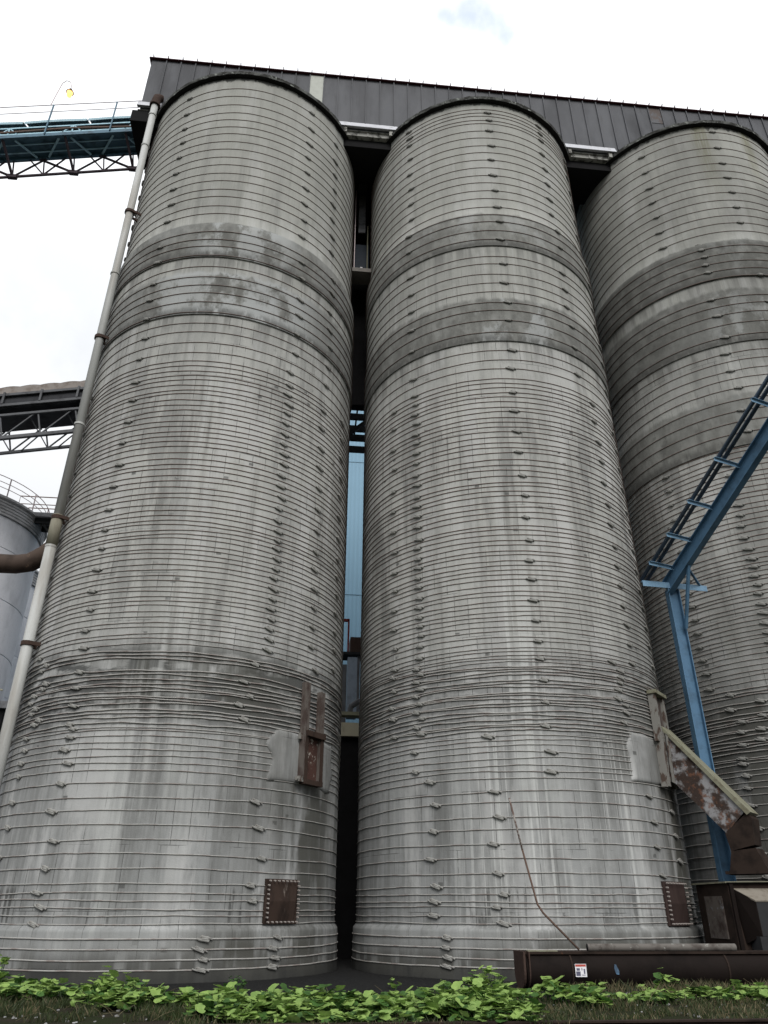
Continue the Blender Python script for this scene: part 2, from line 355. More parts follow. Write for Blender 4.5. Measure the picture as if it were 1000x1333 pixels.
# ------------------------------------------------------------------ silos
Z1T=[35.47,34.9,34.28,33.68,33.2,32.7,32.21,31.67,31.18,30.62,30.12,29.59,29.1,28.58,28.1,27.55,27.06,25.81,25.38,24.99,24.50,23.91,23.33,22.87,22.49,22.04,21.50,21.02,20.58,20.07,19.62,19.2,18.98,18.76,18.56,18.35,18.14,17.89,17.71,17.46,17.25,17.01,16.79,16.58,16.36,16.14,15.95,15.72,15.51,15.26,15.03,14.81,14.62,14.38,14.16,13.92,13.7,13.5,13.25,13.04,12.87,12.66,12.52,12.35,12.18,12.03,11.84,11.65,11.5,11.31,11.14,10.96,10.77,10.59,10.41,10.24,10.07,9.92,9.76,9.59,9.42,9.24,9.07,8.88,8.72,8.54,8.33,8.2,8.07,7.82,7.64,7.46,7.36,7.27,7.13,6.98,6.91,6.78,6.63,6.53,6.4,6.22,6.13,6.04,5.88,5.69,5.54,5.35,5.17,4.96,4.64,4.28,3.94,3.59,3.22,2.87,2.52,2.17,1.96,1.8,1.6,1.45,1.27]
Z2T=[35.8,35.52,35.27,34.97,34.73,34.18,33.67,33.11,32.61,32.08,31.56,31.04,30.54,30.01,29.51,28.96,28.28,27.82,27.3,26.77,25.82,25.37,24.81,24.3,23.82,23.2,22.77,22.23,21.64,20.75,20.29,19.86,19.4,19.17,18.97,18.75,18.54,18.33,18.07,17.87,17.6,17.39,17.2,16.99,16.74,16.5,16.3,16.07,15.8,15.55,15.35,15.1,14.85,14.69,14.48,14.3,14.06,13.85,13.66,13.45,13.16,12.99,12.82,12.6,12.42,12.22,12.05,11.85,11.69,11.5,11.35,11.16,10.96,10.77,10.6,10.43,10.25,10.08,9.92,9.75,9.57,9.4,9.22,9.05,8.85,8.73,8.61,8.52,8.41,8.31,8.19,8.07,7.97,7.83,7.74,7.62,7.46,7.36,7.25,7.13,7.06,6.9,6.77,6.65,6.51,6.43,6.34,6.2,6.06,5.9,5.71,5.55,5.34,5.17,4.98,4.64,4.32,3.95,3.62,3.26,2.9,2.52,2.19,2.01,1.81,1.68,1.46,1.3]
Z3T=[35.83,35.27,34.62,34.11,33.49,32.96,32.45,31.94,31.42,30.92,30.42,29.9,29.4,28.89,28.29,27.81,27.34,26.89,26.42,25.97,24.86,24.42,23.93,23.39,22.75,22.4,21.96,21.51,21.06,20.64,20.17,19.58,19.06,18.57,18.05]+[z for z in Z1T if z < 17.5]
FL = [.95, .72, .48, .27]

def silo_shell_mesh(bands):
    N = 160; prof = []
    prof.append((RR + .14, -.2)); prof.append((RR + .14, .0)); prof.append((RR + .11, .27)); prof.append((RR + .10, 1.08)); prof.append((RR + .09, 1.14)); prof.append((RR, 1.24))
    z = 1.24
    ev = []
    for a, b, *_ in bands: ev += [(a, 0), (b, 1)]
    ev.sort()
    cur = RR
    for zz, k in ev:
        while z + 1.0 < zz - .1: z += 1.0; prof.append((cur, z))
        if k == 0: prof.append((RR, zz)); prof.append((RR + .055, zz + .015)); cur = RR + .055; z = zz + .015
        else:
            cur = RR if zz < 26 else RR - .12
            prof.append((RR + .05, zz - .2)); prof.append((cur, zz + .06)); z = zz + .06
    while z + 1.0 < 36.3: z += 1.0; prof.append((cur, z))
    prof.append((cur, 36.3))
    mb = MB(); uv = []; vs = []; fs = []
    for i, (r, zz) in enumerate(prof):
        for k in range(N + 1):
            t = 2 * PI * k / N - 1.5 * PI     # seam at +y, hidden
            vs.append((r * math.cos(t), r * math.sin(t), zz)); uv.append(((t + PI + PI/6) * RR - 0.0 + 0, zz))
    for i in range(len(prof) - 1):
        for k in range(N):
            a = i * (N + 1) + k; fs.append((a, a + 1, a + N + 2, a + N + 1))
    mb.add(vs, fs); mb.uv = uv
    return mb

def hoop_mesh(r, tube, wav, seed, me_name='hoop'):
    N = 144; n = 6; vs = []; fs = []
    for k in range(N):
        t = 2 * PI * k / N
        dz = wav * (mn.noise(Vector((math.cos(t) * 1.7, math.sin(t) * 1.7, seed * 9.1))) + .35 * mn.noise(Vector((math.cos(t) * 9, math.sin(t) * 9, seed * 3.3))))
        for j in range(n):
            a = 2 * PI * j / n + .3
            rr = r + tube * math.cos(a)
            vs.append((rr * math.cos(t), rr * math.sin(t), dz + tube * math.sin(a)))
    for k in range(N):
        for j in range(n):
            k2 = (k + 1) % N; j2 = (j + 1) % n
            fs.append((k*n+j, k2*n+j, k2*n+j2, k*n+j2))
    me = bpy.data.meshes.new(me_name); me.from_pydata(vs, [], fs); me.shade_smooth(); me.materials.append(M_HOOP); me.update(); return me

HOOPS = [hoop_mesh(RR + .012, .014, .045, s) for s in range(5)]
HOOPW = [hoop_mesh(RR + .019, .019, .085, s + 11) for s in range(6)]
HOOPB = [hoop_mesh(RR + .070, .014, .03, s + 21) for s in range(3)]
RT = RR - .12
HOOPT = [hoop_mesh(RT + .012, .013, .03, s + 41) for s in range(5)]
HOOPF = [hoop_mesh(RR + .112, .019, .03, s + 31) for s in range(3)]

def lug_mesh():
    """cast connector: two overlapping rod ends bolted through a waisted block; local x = out, y = along the hoop"""
    mb = MB()
    mb.tube([(.03, -.23, -.02), (.05, -.14, -.035), (.055, .14, -.035)], .026, 7)
    mb.tube([(.03, .23, .02), (.05, .14, .035), (.055, -.14, .035)], .026, 7)
    vs = []; fs = []
    sec = [(-.15, .045, .03), (-.09, .075, .055), (.0, .058, .06), (.09, .075, .055), (.15, .045, .03)]
    for (y, hz, x) in sec:
        for a in range(8):
            t = 2 * PI * a / 8
            vs.append((.03 + x * .9 * math.cos(t) , y, hz * math.sin(t)))
    for i in range(4):
        for a in range(8): fs.append((i*8+a, (i+1)*8+a, (i+1)*8+(a+1) % 8, i*8+(a+1) % 8))
    fs += [tuple(range(8)), tuple(range(32, 40))]
    mb.add(vs, fs)
    o = mb.build('lug', M_LUG, smooth=False); me = o.data; bpy.data.objects.remove(o); return me
LUG = lug_mesh()

def lug_az(si, k, z):
    A = []
    if si == 0:
        if z > 20: A = [-118 - .5 * (z - 20) * .4, -56] if k % 2 == 0 else [-37.5, -160]
        elif z > 8.7: A = ([-118.5] if k % 4 == 0 else []) + ([-57.5] if k % 2 == 0 else []) + ([-39] if k % 4 == 1 else []) + ([-150] if k % 4 == 3 else []) + ([-22] if k % 4 == 3 else [])
        elif z > 6.2: A = ([-66 + (k % 5)] if k % 3 == 0 else []) + ([-117.5] if k % 4 == 1 else []) + ([-132 - (k*7 % 9)] if k % 3 != 1 else []) + ([-38 + k % 3] if k % 3 == 2 else [])
        elif z > 1.25: A = [-115.5 - (k % 3)] if k % 2 == 0 else [-57.5 + (k % 3) * 1.5, -137]
        else: A = [-70.5 + (k % 2), -49 + (k % 2)]
    elif si == 1:
        if z > 20: A = [-92.3, -36] if k % 2 == 0 else [-135, -62]
        elif z > 8.7: A = ([-93] if k % 4 == 0 else []) + ([-133.8] if k % 2 == 1 else []) + ([-55] if k % 4 == 2 else []) + ([-146] if k % 4 == 2 else []) + ([-36] if k % 4 == 0 else [])
        elif z > 6.2: A = ([-136 + (k * 5 % 4)] if k % 2 == 0 else []) + ([-66 + (k * 3 % 5)] if k % 2 == 1 else []) + ([-92.7] if k % 6 == 2 else []) + ([-146 - k % 3] if k % 4 == 3 else [])
        elif z > 1.25: A = [-111.5 + (k % 3), -57 + (k % 2)] if k % 2 == 0 else [-129.5 - (k % 3), -43]
        else: A = [-127 + (k % 2)]
        if z > 5 and z < 6.2: A = [-92.5] if k % 3 == 0 else ([-137] if k % 3 == 1 else [-58])
    else:
        if z > 28.6: A = [-94.3] if k % 2 == 0 else [-132]
        elif z > 26: A = [-116]
        elif z > 17.4: A = [-118 + (k % 3)] if k % 2 == 0 else [-94]
        elif z > 8.2: A = ([-127.5] if k % 2 == 0 else []) + ([-104] if k % 4 == 1 else []) + ([-153] if k % 3 == 2 else [])
        elif z > 6.: A = [[-146, -138, -130][k % 3] + (k * 7 % 4)] + ([-122] if k % 4 == 0 else [])
        else: A = [-146] if k % 2 == 0 else [-125]
    return A

COVERED = [(0, -58, -17, 4.8, 6.5), (0, -56, -37, 1.15, 2.45), (0, -48, -27, 4.8, 8.1), (1, -68, -26, 4.9, 6.6), (1, -61, -41, 1.15, 2.45), (1, -55, -32, 4.8, 8.1)]
def make_silo(si, cx, mat, bands, zs, label):
    root = empty('concrete_silo', (cx, 0, 0), label, 'silo', 'hooped concrete silos standing in a row')
    mb = silo_shell_mesh(bands); sh = mb.build('shell', mat, root)
    for p in sh.data.polygons: p.use_smooth = True
    try:
        sh.data.set_sharp_from_angle(angle=R(35))
    except Exception: pass
    # cap: fascia ring and flat lid; black soffit colour stands in for its shade
    N = 128; mb = MB(); prof = [(RR - .5, 36.26), (RR + .10, 36.28), (RR + .12, 36.46), (RR + .08, 36.50), (0.01, 36.52)]; vs = []; fs = []; ms = []
    for i, (r, z) in enumerate(prof):
        for k in range(N):
            t = 2*PI*k/N; q = (mn.noise(Vector((math.cos(t)*22, math.sin(t)*22, si*5+i))) * .025) if i in (1, 2) else 0
            vs.append(((r + q) * math.cos(t), (r + q) * math.sin(t), z + q))
    for i in range(len(prof) - 1):
        for k in range(N):
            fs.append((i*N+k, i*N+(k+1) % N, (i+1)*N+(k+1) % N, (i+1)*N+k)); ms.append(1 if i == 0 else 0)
    mb.v = vs; mb.f = fs; mb.m = ms; mb.build('cap', [M_CAPM, M_PLATESHADE], root)
    allz = sorted([(z, 0) for z in zs] + [(z, 1) for z in FL])
    rnd = random.Random(si * 31 + 5); nl = 0
    stuffH = MB(); stuffL = MB()
    for k, (z, fl) in enumerate(allz):
        inb = any(a < z < b - .12 for a, b, *_ in bands)
        if fl: me = HOOPF[k % 3]; off = .10
        elif inb: me = HOOPB[k % 3]; off = .055
        elif 6.2 < z < 8.4 : me = HOOPW[(k + si) % 6]; off = 0
        elif z > BN[si][0][1] - .12: me = HOOPT[(k * 3 + si) % 5]; off = -.12
        else: me = HOOPS[(k * 3 + si) % 5]; off = 0
        rz = rnd.uniform(0, 2*PI); tilt = (.0008 if not (5.9 < z < 8.5) else .0045) * (1 if si == 1 else 1.4)
        rx, ry = rnd.uniform(-tilt, tilt), rnd.uniform(-tilt, tilt)
        from mathutils import Euler
        E = Euler((rx, ry, rz)).to_matrix().to_4x4(); E.translation = (0, 0, z)
        vis = [a for a in lug_az(si, k, z) if not any(q[0] == si and q[1] < a < q[2] and q[3] < z < q[4] for q in COVERED)]
        if k < 100:
            h = bpy.data.objects.new('hoop', me); col.objects.link(h); h.parent = root
            h.location = (0, 0, z); h.rotation_euler = (rx, ry, rz)
        else:
            h = None; stuffH.add([E @ v.co for v in me.vertices], [tuple(p.vertices) for p in me.polygons])
        for a in vis:
            a = R(a + rnd.uniform(-.5, .5))
            # find height of the wavy hoop at this azimuth
            la = (a - rz) % (2*PI); j = int(round(la / (2*PI) * 144)) % 144
            dz = sum(me.vertices[j*6+q].co.z for q in range(6)) / 6
            Lm = Matrix.Rotation(la, 4, 'Z') @ Matrix.Translation((RR + off, 0, dz)) @ Matrix.Rotation(R(-14 + rnd.uniform(-5, 5)), 4, 'X') @ Matrix.Diagonal((1, rnd.uniform(.65, .95), rnd.uniform(.75, 1.05), 1))
            if h and nl < 100:
                l = bpy.data.objects.new('lug', LUG); col.objects.link(l); l.parent = h; l.matrix_local = Lm; nl += 1
            else:
                W = E @ Lm; stuffL.add([W @ v.co for v in LUG.vertices], [tuple(p.vertices) for p in LUG.polygons])
    if stuffH.v:
        o = stuffH.build('hoop', M_HOOP, root, smooth=True); o['kind'] = 'stuff'
    if stuffL.v:
        o = stuffL.build('lug', M_LUG, root); o['kind'] = 'stuff'
    return root

BN = [[(24.42, 26.5), (21.42, 23.55)], [(26.40, 28.5), (21.2, 23.45)], [(25.95, 28.3), (22.4, 25.3), (17.5, 19.85)]]
CX = (-11.6, 0., 11.6)
silo1 = make_silo(0, CX[0], S1, BN[0], Z1T, 'leftmost weathered concrete silo with steel hoops, beside the tall grey downpipe')
silo2 = make_silo(1, CX[1], S2, BN[1], Z2T, 'middle weathered concrete silo with steel hoops, behind the long rusty trough')
silo3 = make_silo(2, CX[2], S3, BN[2], Z3T, 'rightmost weathered concrete silo with steel hoops, behind the blue steel column')

def curved(az0, az1, z0, z1, r0, r1, n=14, ragged=0, seed=0, rows=8):
    """closed curved panel on the silo face"""
    mb = MB(); vs = []; fs = []
    for j in range(rows + 1):
        z = z0 + (z1 - z0) * j / rows
        for i in range(n + 1):
            e0 = ragged * mn.noise(Vector((z * 2.1, seed, 1))); e1 = ragged * mn.noise(Vector((z * 2.1, seed, 5)))
            a = R(az0 + e0 * 12 + (az1 + e1 * 12 - az0 - e0 * 12) * i / n)
            zz = z + ragged * .5 * mn.noise(Vector((a * 8, z, seed + 3))) * (1 if j in (0, rows) else 0)
            edge = min(i, n - i, j, rows - j); r = r1 if edge > 0 else (r0 + r1) / 2
            vs.append((r * math.cos(a), r * math.sin(a), zz))
    nf = len(vs)
    for q in list(vs):
        l = math.hypot(q[0], q[1]); vs.append((q[0]/l*r0, q[1]/l*r0, q[2]))
    w = n + 1
    for j in range(rows):
        for i in range(n):
            a = j*w+i; fs.append((a, a+1, a+w+1, a+w)); fs.append((a+nf, a+w+nf, a+w+1+nf, a+1+nf))
    for i in range(n):
        fs.append((i, i+nf, i+1+nf, i+1)); a = rows*w+i; fs.append((a, a+1, a+1+nf, a+nf))
    for j in range(rows):
        a = j*w; fs.append((a, a+w, a+w+nf, a+nf)); a = j*w+n; fs.append((a, a+nf, a+w+nf, a+w))
    mb.add(vs, fs); mb.uv = [((math.atan2(q[1], q[0]) + PI + PI/6) * RR, q[2]) for q in vs]; return mb

def hatch(parent, az0, az1, z0, z1, mat):
    h = curved(az0, az1, z0, z1, RR + .0, RR + .13, 8, rows=2).build('access_hatch', mat, parent)
    r = RR + .145; n = 7; spots = []
    for i in range(n + 1):
        for z in (z0 + .05, z1 - .05): spots.append((az0 + .9 + (az1 - az0 - 1.8) * i / n, z))
    for j in range(1, 9):
        for az in (az0 + .5, az1 - .5): spots.append((az, z0 + .05 + (z1 - z0 - .1) * j / 9))
    bm_ = MB(); bm_.tube([(-.03, 0, 0), (.035, 0, 0)], .024, 6); b0 = bm_.build('bolt', M_BOLT, h)
    for i, (az, z) in enumerate(spots):
        q = b0 if i == 0 else b0.copy()
        if i: col.objects.link(q); q.parent = h
        q.location = (r * math.cos(R(az)), r * math.sin(R(az)), z); q.rotation_euler = (0, 0, R(az))
    # raised bar frame
    return h
hatch(silo1, -52.6, -40.0, 1.26, 2.36, M_RUST)
hatch(silo2, -57.8, -44.6, 1.24, 2.36, M_RUSTR)
curved(-54, -21, 4.92, 6.40, RR - .02, RR + .044, ragged=.22, seed=2, n=30, rows=20).build('mortar_patch', MP1, silo1, smooth=True)
curved(-64, -30, 5.02, 6.46, RR - .02, RR + .044, ragged=.2, seed=7, n=30, rows=20).build('mortar_patch', MP2, silo2, smooth=True)

def frame_axes(az, cx):
    a = R(az); M = Matrix(((math.cos(a), -math.sin(a), 0, 0), (math.sin(a), math.cos(a), 0, 0), (0, 0, 1, 0), (0, 0, 0, 1)))
    return M     # local x = out of the wall, y = along the wall (to the right seen from outside)

# slide gate of the left silo
M = frame_axes(-37.5, 0)
gt = empty('slide_gate'); gt.parent = silo1
r0 = RR + .02
for (y, w, ztop) in ((-.40, .10, 8.0), (.40, .09, 7.85)):
    mb = MB(); mb.box((r0, y - w, 5.02), (r0 + .20, y - w + .03, ztop), 0, M); mb.box((r0 + .17, y - w + .03, 5.02), (r0 + .20, y + w, ztop - .02), 0, M)
    mb.build('guide_rail', M_WOOD, gt)
mb = MB(); mb.box((r0 + .04, -.44, 6.33), (r0 + .30, .48, 6.50), 0, M); mb.box((r0 + .04, -.44, 4.93), (r0 + .26, .46, 5.07), 0, M)
mb.box((r0 + .04, .33, 5.07), (r0 + .24, .46, 6.33), 0, M); mb.box((r0 + .04, -.44, 5.07), (r0 + .24, -.33, 6.33), 0, M); mb.build('gate_frame', M_RUST, gt)
mb = MB(); mb.box((r0 + .03, -.33, 5.07), (r0 + .10, .33, 6.33), 0, M); mb.build('gate_plate', simple('gate_plate_flaking', (.075, .04, .033), (.03, .02, .017), .8, sc=3.4, second=((.36, .33, .29), .56, .62)), gt)
mb = MB(); mb.box((r0 + .05, -.62, 6.22), (r0 + .12, -.45, 6.40), 0, M); mb.build('bracket', M_GATE, gt); mb = MB(); mb.box((r0 + .05, -.66, 4.98), (r0 + .2, -.45, 5.13), 0, M); mb.tube([M @ Vector((r0 + .13, -.60, 5.05)), M @ Vector((r0 + .13, -.72, 5.05))], .05, 8); mb.build('bracket', M_GATE, gt)

# slide gate of the middle silo
M2 = frame_axes(-43, 0)
gt = empty('slide_gate'); gt.parent = silo2
for (y, w) in ((-.42, .09), (.36, .09)):
    mb = MB(); mb.box((r0, y - w, 5.0), (r0 + .22, y - w + .03, 7.86), 0, M2); mb.box((r0 + .19, y - w + .03, 5.0), (r0 + .22, y + w, 7.84), 0, M2); mb.build('guide_rail', M_GATE, gt)
mb = MB(); mb.box((r0, -.56, 7.86), (r0 + .30, .50, 7.98), 0, M2); mb.build('top_plate', M_LID, gt, bevel=.01)
mb = MB(); mb.box((r0 + .03, -.30, 6.2), (r0 + .12, .26, 7.84), 0, M2); mb.build('gate_plate', M_WOOD, gt)
mb = MB(); mb.box((r0 + .04, -.70, 4.97), (r0 + .18, -.52, 5.12), 0, M2); mb.build('bracket', M_GATE, gt); mb = MB(); mb.box((r0 + .04, -.66, 6.35), (r0 + .16, -.52, 6.55), 0, M2); mb.build('bracket', M_GATE, gt)

# ------------------------------------------------------------------ discharge chute
ch = empty('discharge_chute', (5.3, -5.3, 2.5), 'sloping chute with flaking white paint running from the middle silo to the rusty hopper', 'chute')
W = Vector((.5, .5, 0))
P = lambda t, z: Vector((t, -t, z))
mb = MB(); mb.prism([P(4.02, 6.72), P(5.42, 4.20), P(4.96, 3.62), P(3.98, 5.28)], 0, W); mb.build('chute_body', M_CHUTE, ch)
mb = MB(); e = Vector((-.05, -.05, 0)); mb.prism([P(4.0, 6.86) + e, P(5.52, 4.14) + e, P(5.44, 4.07) + e, P(4.0, 6.72) + e], 0, W + Vector((.1, .1, 0))); mb.build('lid', M_LID, ch)
mb = MB(); mb.prism([P(5.44, 4.14), P(5.51, 3.98), P(5.46, 3.28), P(4.98, 3.14), P(4.93, 3.62)], 0, W); mb.build('elbow', M_CHUTED, ch)
mb = MB(); a = [P(4.98, 3.14), P(5.46, 3.20), P(5.62, 2.62), P(4.88, 2.62)]; mb.prism(a, 0, W + Vector((.04, .04, 0))); mb.prism([P(4.80, 2.62) + e, P(5.74, 2.62) + e, P(5.74, 2.54) + e, P(4.80, 2.54) + e], 0, W + Vector((.14, .14, 0))); mb.build('outlet_boot', M_CHUTED, ch)
mb = MB()
for t, z, z2 in ((3.99, 6.74, 5.2), (4.07, 6.64, 5.15)): mb.prism([P(t, z) + e, P(t + .05, z - .08) + e, P(t + .02, z2 - .05) + e, P(t - .03, z2) + e], 0, W + Vector((.1, .1, 0)))
mb.build('flange', M_GATE, ch); built_at(ch)

# hopper box
hp = empty('receiving_hopper', (5.4, -5.3, 0), 'dark rusty steel hopper box at the foot of the white chute', 'hopper')
mb = MB(); mb.box((4.2, -5.85, 0.0), (8.4, -4.05, 2.28)); mb.build('hopper_body', M_CHUTED, hp)
mb = MB(); mb.prism([(4.12, -5.95, 2.28), (8.5, -5.95, 2.34), (8.5, -5.95, 2.38), (4.12, -5.95, 2.32)], 0, (0, 2.0, 0)); mb.build('top_plate', M_PLATESHADE, hp)
mb = MB(); mb.box((4.10, -5.96, 2.285), (4.12, -3.94, 2.325)); mb.prism([(4.12, -5.97, 2.30), (8.5, -5.97, 2.36), (8.5, -5.97, 2.38), (4.12, -5.97, 2.32)], 0, (0, .012, 0)); mb.build('edge_strip', M_LID, hp)
mb = MB(); mb.box((4.16, -5.45, .95), (4.2, -4.5, 1.98)); mb.build('inspection_panel', simple('panel_weathered', (.10, .085, .075), (.03, .018, .015), .8, sc=3, amt=.9, second=((.22, .24, .27), .58, .70)), hp)
mb = MB(); mb.box((4.22, -5.93, .6), (4.32, -5.85, 2.28)); mb.build('post', M_RUSTD, hp); 
mb = MB()
mb.prism([(4.30, -5.86, 2.16), (4.62, -6.35, 1.86), (4.62, -6.35, 1.05), (4.42, -5.86, .85)], 0, (.02, 0, 0)); mb.build('side_plate', M_RUSTD, hp)
mb = MB(); mb.prism([(4.32, -5.86, 2.16), (4.62, -6.37, 1.86), (4.62, -6.36, 1.83), (4.32, -5.85, 2.13)], 0, (3.6, 0, 0)); mb.build('sloping_hood', simple('hood_cream', (.20, .18, .15), (.10, .08, .06), .85, sc=5, amt=.6), hp)
mb = MB(); mb.box((4.64, -6.35, 1.04), (8.2, -6.32, 1.83)); mb.box((4.55, -6.36, .62), (8.2, -5.86, 1.035)); mb.build('front_plate', simple('front_plate_dark', (.032, .033, .035), (.02, .02, .02), .6, sc=3), hp)
built_at(hp)

# ------------------------------------------------------------------ rusty trough
tr = empty('conveyor_trough', (1.5, -7.2, 0), 'long dark rusty screw conveyor trough lying in the weeds before the middle silo', 'conveyor')
mb = MB(); Rr = .385; zc = .36; yc = -7.2
mb.tube([(-2.0, yc, zc), (3.0, yc, zc), (9.5, yc, zc)], Rr, 40); mb.build('trough_body', M_RUSTD, tr, smooth=True).data.set_sharp_from_angle(angle=R(40))
mb = MB(); mb.box((-2.02, yc - .27, .70), (9.5, yc + .27, .752)); mb.build('top_cover', M_CHUTED, tr)
mb = MB(); mb.box((-1.92, yc - .26, .753), (-1.2, yc - .05, .775)); mb.build('cover_strip', M_LID, tr)
mb = MB(); pl = [(-2.09, yc + (Rr + .06) * math.cos(PI + PI * k / 16), zc + (Rr + .0) * math.sin(PI + PI * k / 16)) for k in range(17)]
pl = [(-2.09, yc - Rr - .06, .76)] + pl + [(-2.09, yc + Rr + .06, .76)]; mb.prism(pl, 0, (.05, 0, 0)); 
pl2 = [(x + .13, y, z) for x, y, z in pl]; mb.prism(pl2, 0, (.03, 0, 0)); mb.build('end_flange', M_CLAMP, tr)
for x in (-.93, 2.9, 6.4):
    mb = MB(); ring = [(x, yc + (Rr + .02) * math.cos(2*PI * k / 32), zc + (Rr + .02) * math.sin(2*PI * k / 32)) for k in range(32)]; mb.prism(ring, 0, (.035, 0, 0)); mb.build('band', M_CHUTED, tr)
mb = MB(); y = yc - Rr - .012
for dx, dz, w, h, mi in ((0, 0, .27, .26, 0), (.01, .205, .25, .045, 1), (.015, .02, .105, .09, 2), (.03, .125, .08, .05, 3), (.15, .13, .02, .05, 2), (.20, .06, .035, .10, 2), (.145, .03, .09, .015, 3)):
    mb.box((-.86 + dx, y - .001 - (.0015 if mi else 0), .25 + dz), (-.86 + dx + w, y, .25 + dz + h), mi)
mb.build('sticker', [M_WHITE, M_PRED, M_PDK, M_PDK], tr)
mb = MB(); mb.prism([(.10, y + .005, .50), (.14, y + .004, .49), (.20, y + .006, .36), (.19, y + .008, .29), (.12, y + .008, .30), (.09, y + .006, .4)], 0, (0, .02, 0)); mb.build('paint_mark', M_BLUEM, tr)
built_at(tr)
mb = MB(); n = 20
mb.tube([(-.42, -7.32, .83), (3.3, -7.32, .83)], .085, 14, caps=False); mb.tube([(-.42, -7.32, .83), (-.40, -7.32, .83), (3.3, -7.32, .83)], .07, 14, mi=1)  # black inner plug paints the shade inside the open bore
o = mb.build('loose_pipe', [simple('pipe_grey_lichen', (.13, .12, .11), (.05, .04, .035), .9, sc=4, amt=.8, second=((.30, .30, .28), .58, .66)), M_PLATESHADE], smooth=True)
tag(o, 'thin grey pipe lying along the top of the long rusty trough', 'pipe')
mb = MB(); mb.tube([(-1.60, -5.56, 4.40), (-1.42, -5.86, 3.05)], .026, 7, mi=1); mb.tube([(-1.42, -5.86, 3.05), (-1.27, -6.35, 1.75), (-1.18, -6.5, 1.55), (-.46, -6.83, .765)], .026, 7, mi=0)
o = mb.build('bent_rod', [M_REBAR, M_REBARW], smooth=True); tag(o, 'thin bent rusty rod leaning on the middle silo, foot on the rusty trough', 'rod')

# ------------------------------------------------------------------ blue steel rack
bl = empty('pipe_rack', (5.3, -3.85, 0), 'blue steel column and sloping beam carrying two pipes in front of the rightmost silo', 'pipe rack')
BX, BY = 5.31, -3.85
mb = MB(); w = .205; d = .14
mb.box((BX - w, BY - d, 0), (BX - w + .03, BY + d, 11.7)); mb.box((BX + w - .03, BY - d, 0), (BX + w, BY + d, 11.7)); mb.box((BX - w + .03, BY - .012, 0), (BX + w - .03, BY + .012, 11.7)); mb.build('column', M_BLUE, bl)
A = Vector((5.20, -4.0, 11.85)); B = Vector((6.92, -9.0, 15.25)); D = (B - A).normalized(); H = Vector((-D.y, D.x, 0)).normalized(); UU = H.cross(D)
if UU.z < 0: UU = -UU
A0 = A - D * .25; B0 = A + D * 15
mb = MB()
mb.bar(A0 - UU * .24, B0 - UU * .24, .26, .03, up=UU); mb.bar(A0 + UU * .24, B0 + UU * .24, .26, .03, up=UU); mb.bar(A0, B0, .02, .45, up=UU); mb.build('beam', M_BLUE, bl)
for s_, off in ((-.86, 0), (-.62, 0)):
    mb = MB(); o1 = H * s_ + UU * .40; mb.tube([A - D * .3 + o1, B0 + o1], .07, 10); mb.build('pipe', M_BLUED, bl, smooth=True)
if H.x < 0: H = -H
for i, t in enumerate((.55, 1.75, 3.1, 4.75, 6.9, 9., 11.5)):
    c = A + D * t + UU * .29
    mb = MB(); mb.bar(c - H * 1.12, c + H * .35, .12, .012); mb.bar(c - H * 1.12 - D * .05 - UU * .05, c + H * .35 - D * .05 - UU * .05, .012, .10); mb.build('bracket', M_BLUEP, bl)
mb = MB(); c = Vector((5.3, -3.9, 11.9)) ; hh = Vector((1, .1, 0)).normalized()
mb.bar(c - hh * 1.15, c + hh * 1.35, .14, .03); mb.bar(c - hh * 1.15 + Vector((0, -.07, -.10)), c + hh * 1.35 + Vector((0, -.07, -.10)), .02, .2); mb.build('cross_arm', M_BLUEP, bl)
mb = MB(); mb.bar(c + hh * 1.15, A + D * .9 + H * .1, .07, .07); mb.build('brace', M_BLUE, bl)
mb = MB(); mb.bar((5.45, -4.05, 10.2), A + D * 1.0 - UU * .24, .09, .09); mb.build('brace', M_BLUE, bl)
built_at(bl)

# ------------------------------------------------------------------ headhouse on top
hd = empty('rooftop_gallery', (7, 0, 36.5), 'long slate grey metal clad gallery along the tops of the silos', 'gallery')
X0, X1 = -17.15, 34.0; YF = -3.0; YB = 3.2
def ztop(x): return 40.68 + .0125 * (x - X0)
mb = MB(); mb.prism([(X0, YF, 36.6), (X1, YF, 36.6), (X1, YF, ztop(X1)), (X0, YF, ztop(X0))], 0, (0, YB - YF, 0)); 
def xr(i): return X0 + .02 + i * .745
for i in range(1, 69):
    x = xr(i); mb.box((x - .025, YF - .07, 37.05), (x + .025, YF, ztop(x) - .01))
for j in range(1, 8): mb.box((X0 - .05, YF + j * .77, 37.05), (X0, YF + j * .77 + .03, ztop(X0)))
mb.build('wall_cladding', M_CLAD, hd)
px0 = xr(11) + .03; px1 = xr(12) - .03
mb = MB(); mb.box((px0, YF - .03, 37.1), (px1, YF, ztop(px0) - .03)); mb.build('replacement_panel', M_PANELP, hd)
px0 = xr(36) + .03; px1 = xr(37) - .03
mb = MB(); mb.box((px0, YF - .02, 39.7), (px1, YF, ztop(px0) - .03)); mb.build('stained_panel', simple('panel_rust_streak', (.07, .073, .082), (.055, .035, .028), .6, sc=2.5, amt=.9, thr=(.45, .6)), hd)
mb = MB(); mb.prism([(X0 - .12, YF - .14, ztop(X0)), (X1, YF - .14, ztop(X1)), (X1, YF - .14, ztop(X1) + .05), (X0 - .12, YF - .14, ztop(X0) + .05)], 0, (0, YB - YF + .3, 0)); mb.build('roof', M_EAVE, hd)
for i in range(0, 68):
    x = X0 + .1 + i * .745
    mb = MB(); mb.box((x - .02, YF - .17, ztop(x) + .05), (x + .02, YF + 1.5, ztop(x) + .11)); mb.prism([(x-.02, YF - .22, ztop(x) + .15), (x-.02, YF - .16, ztop(x) + .05), (x-.02, YF - .10, ztop(x) + .11)], 0, (.04, 0, 0)); mb.build('roof_seam', M_EAVE, hd)
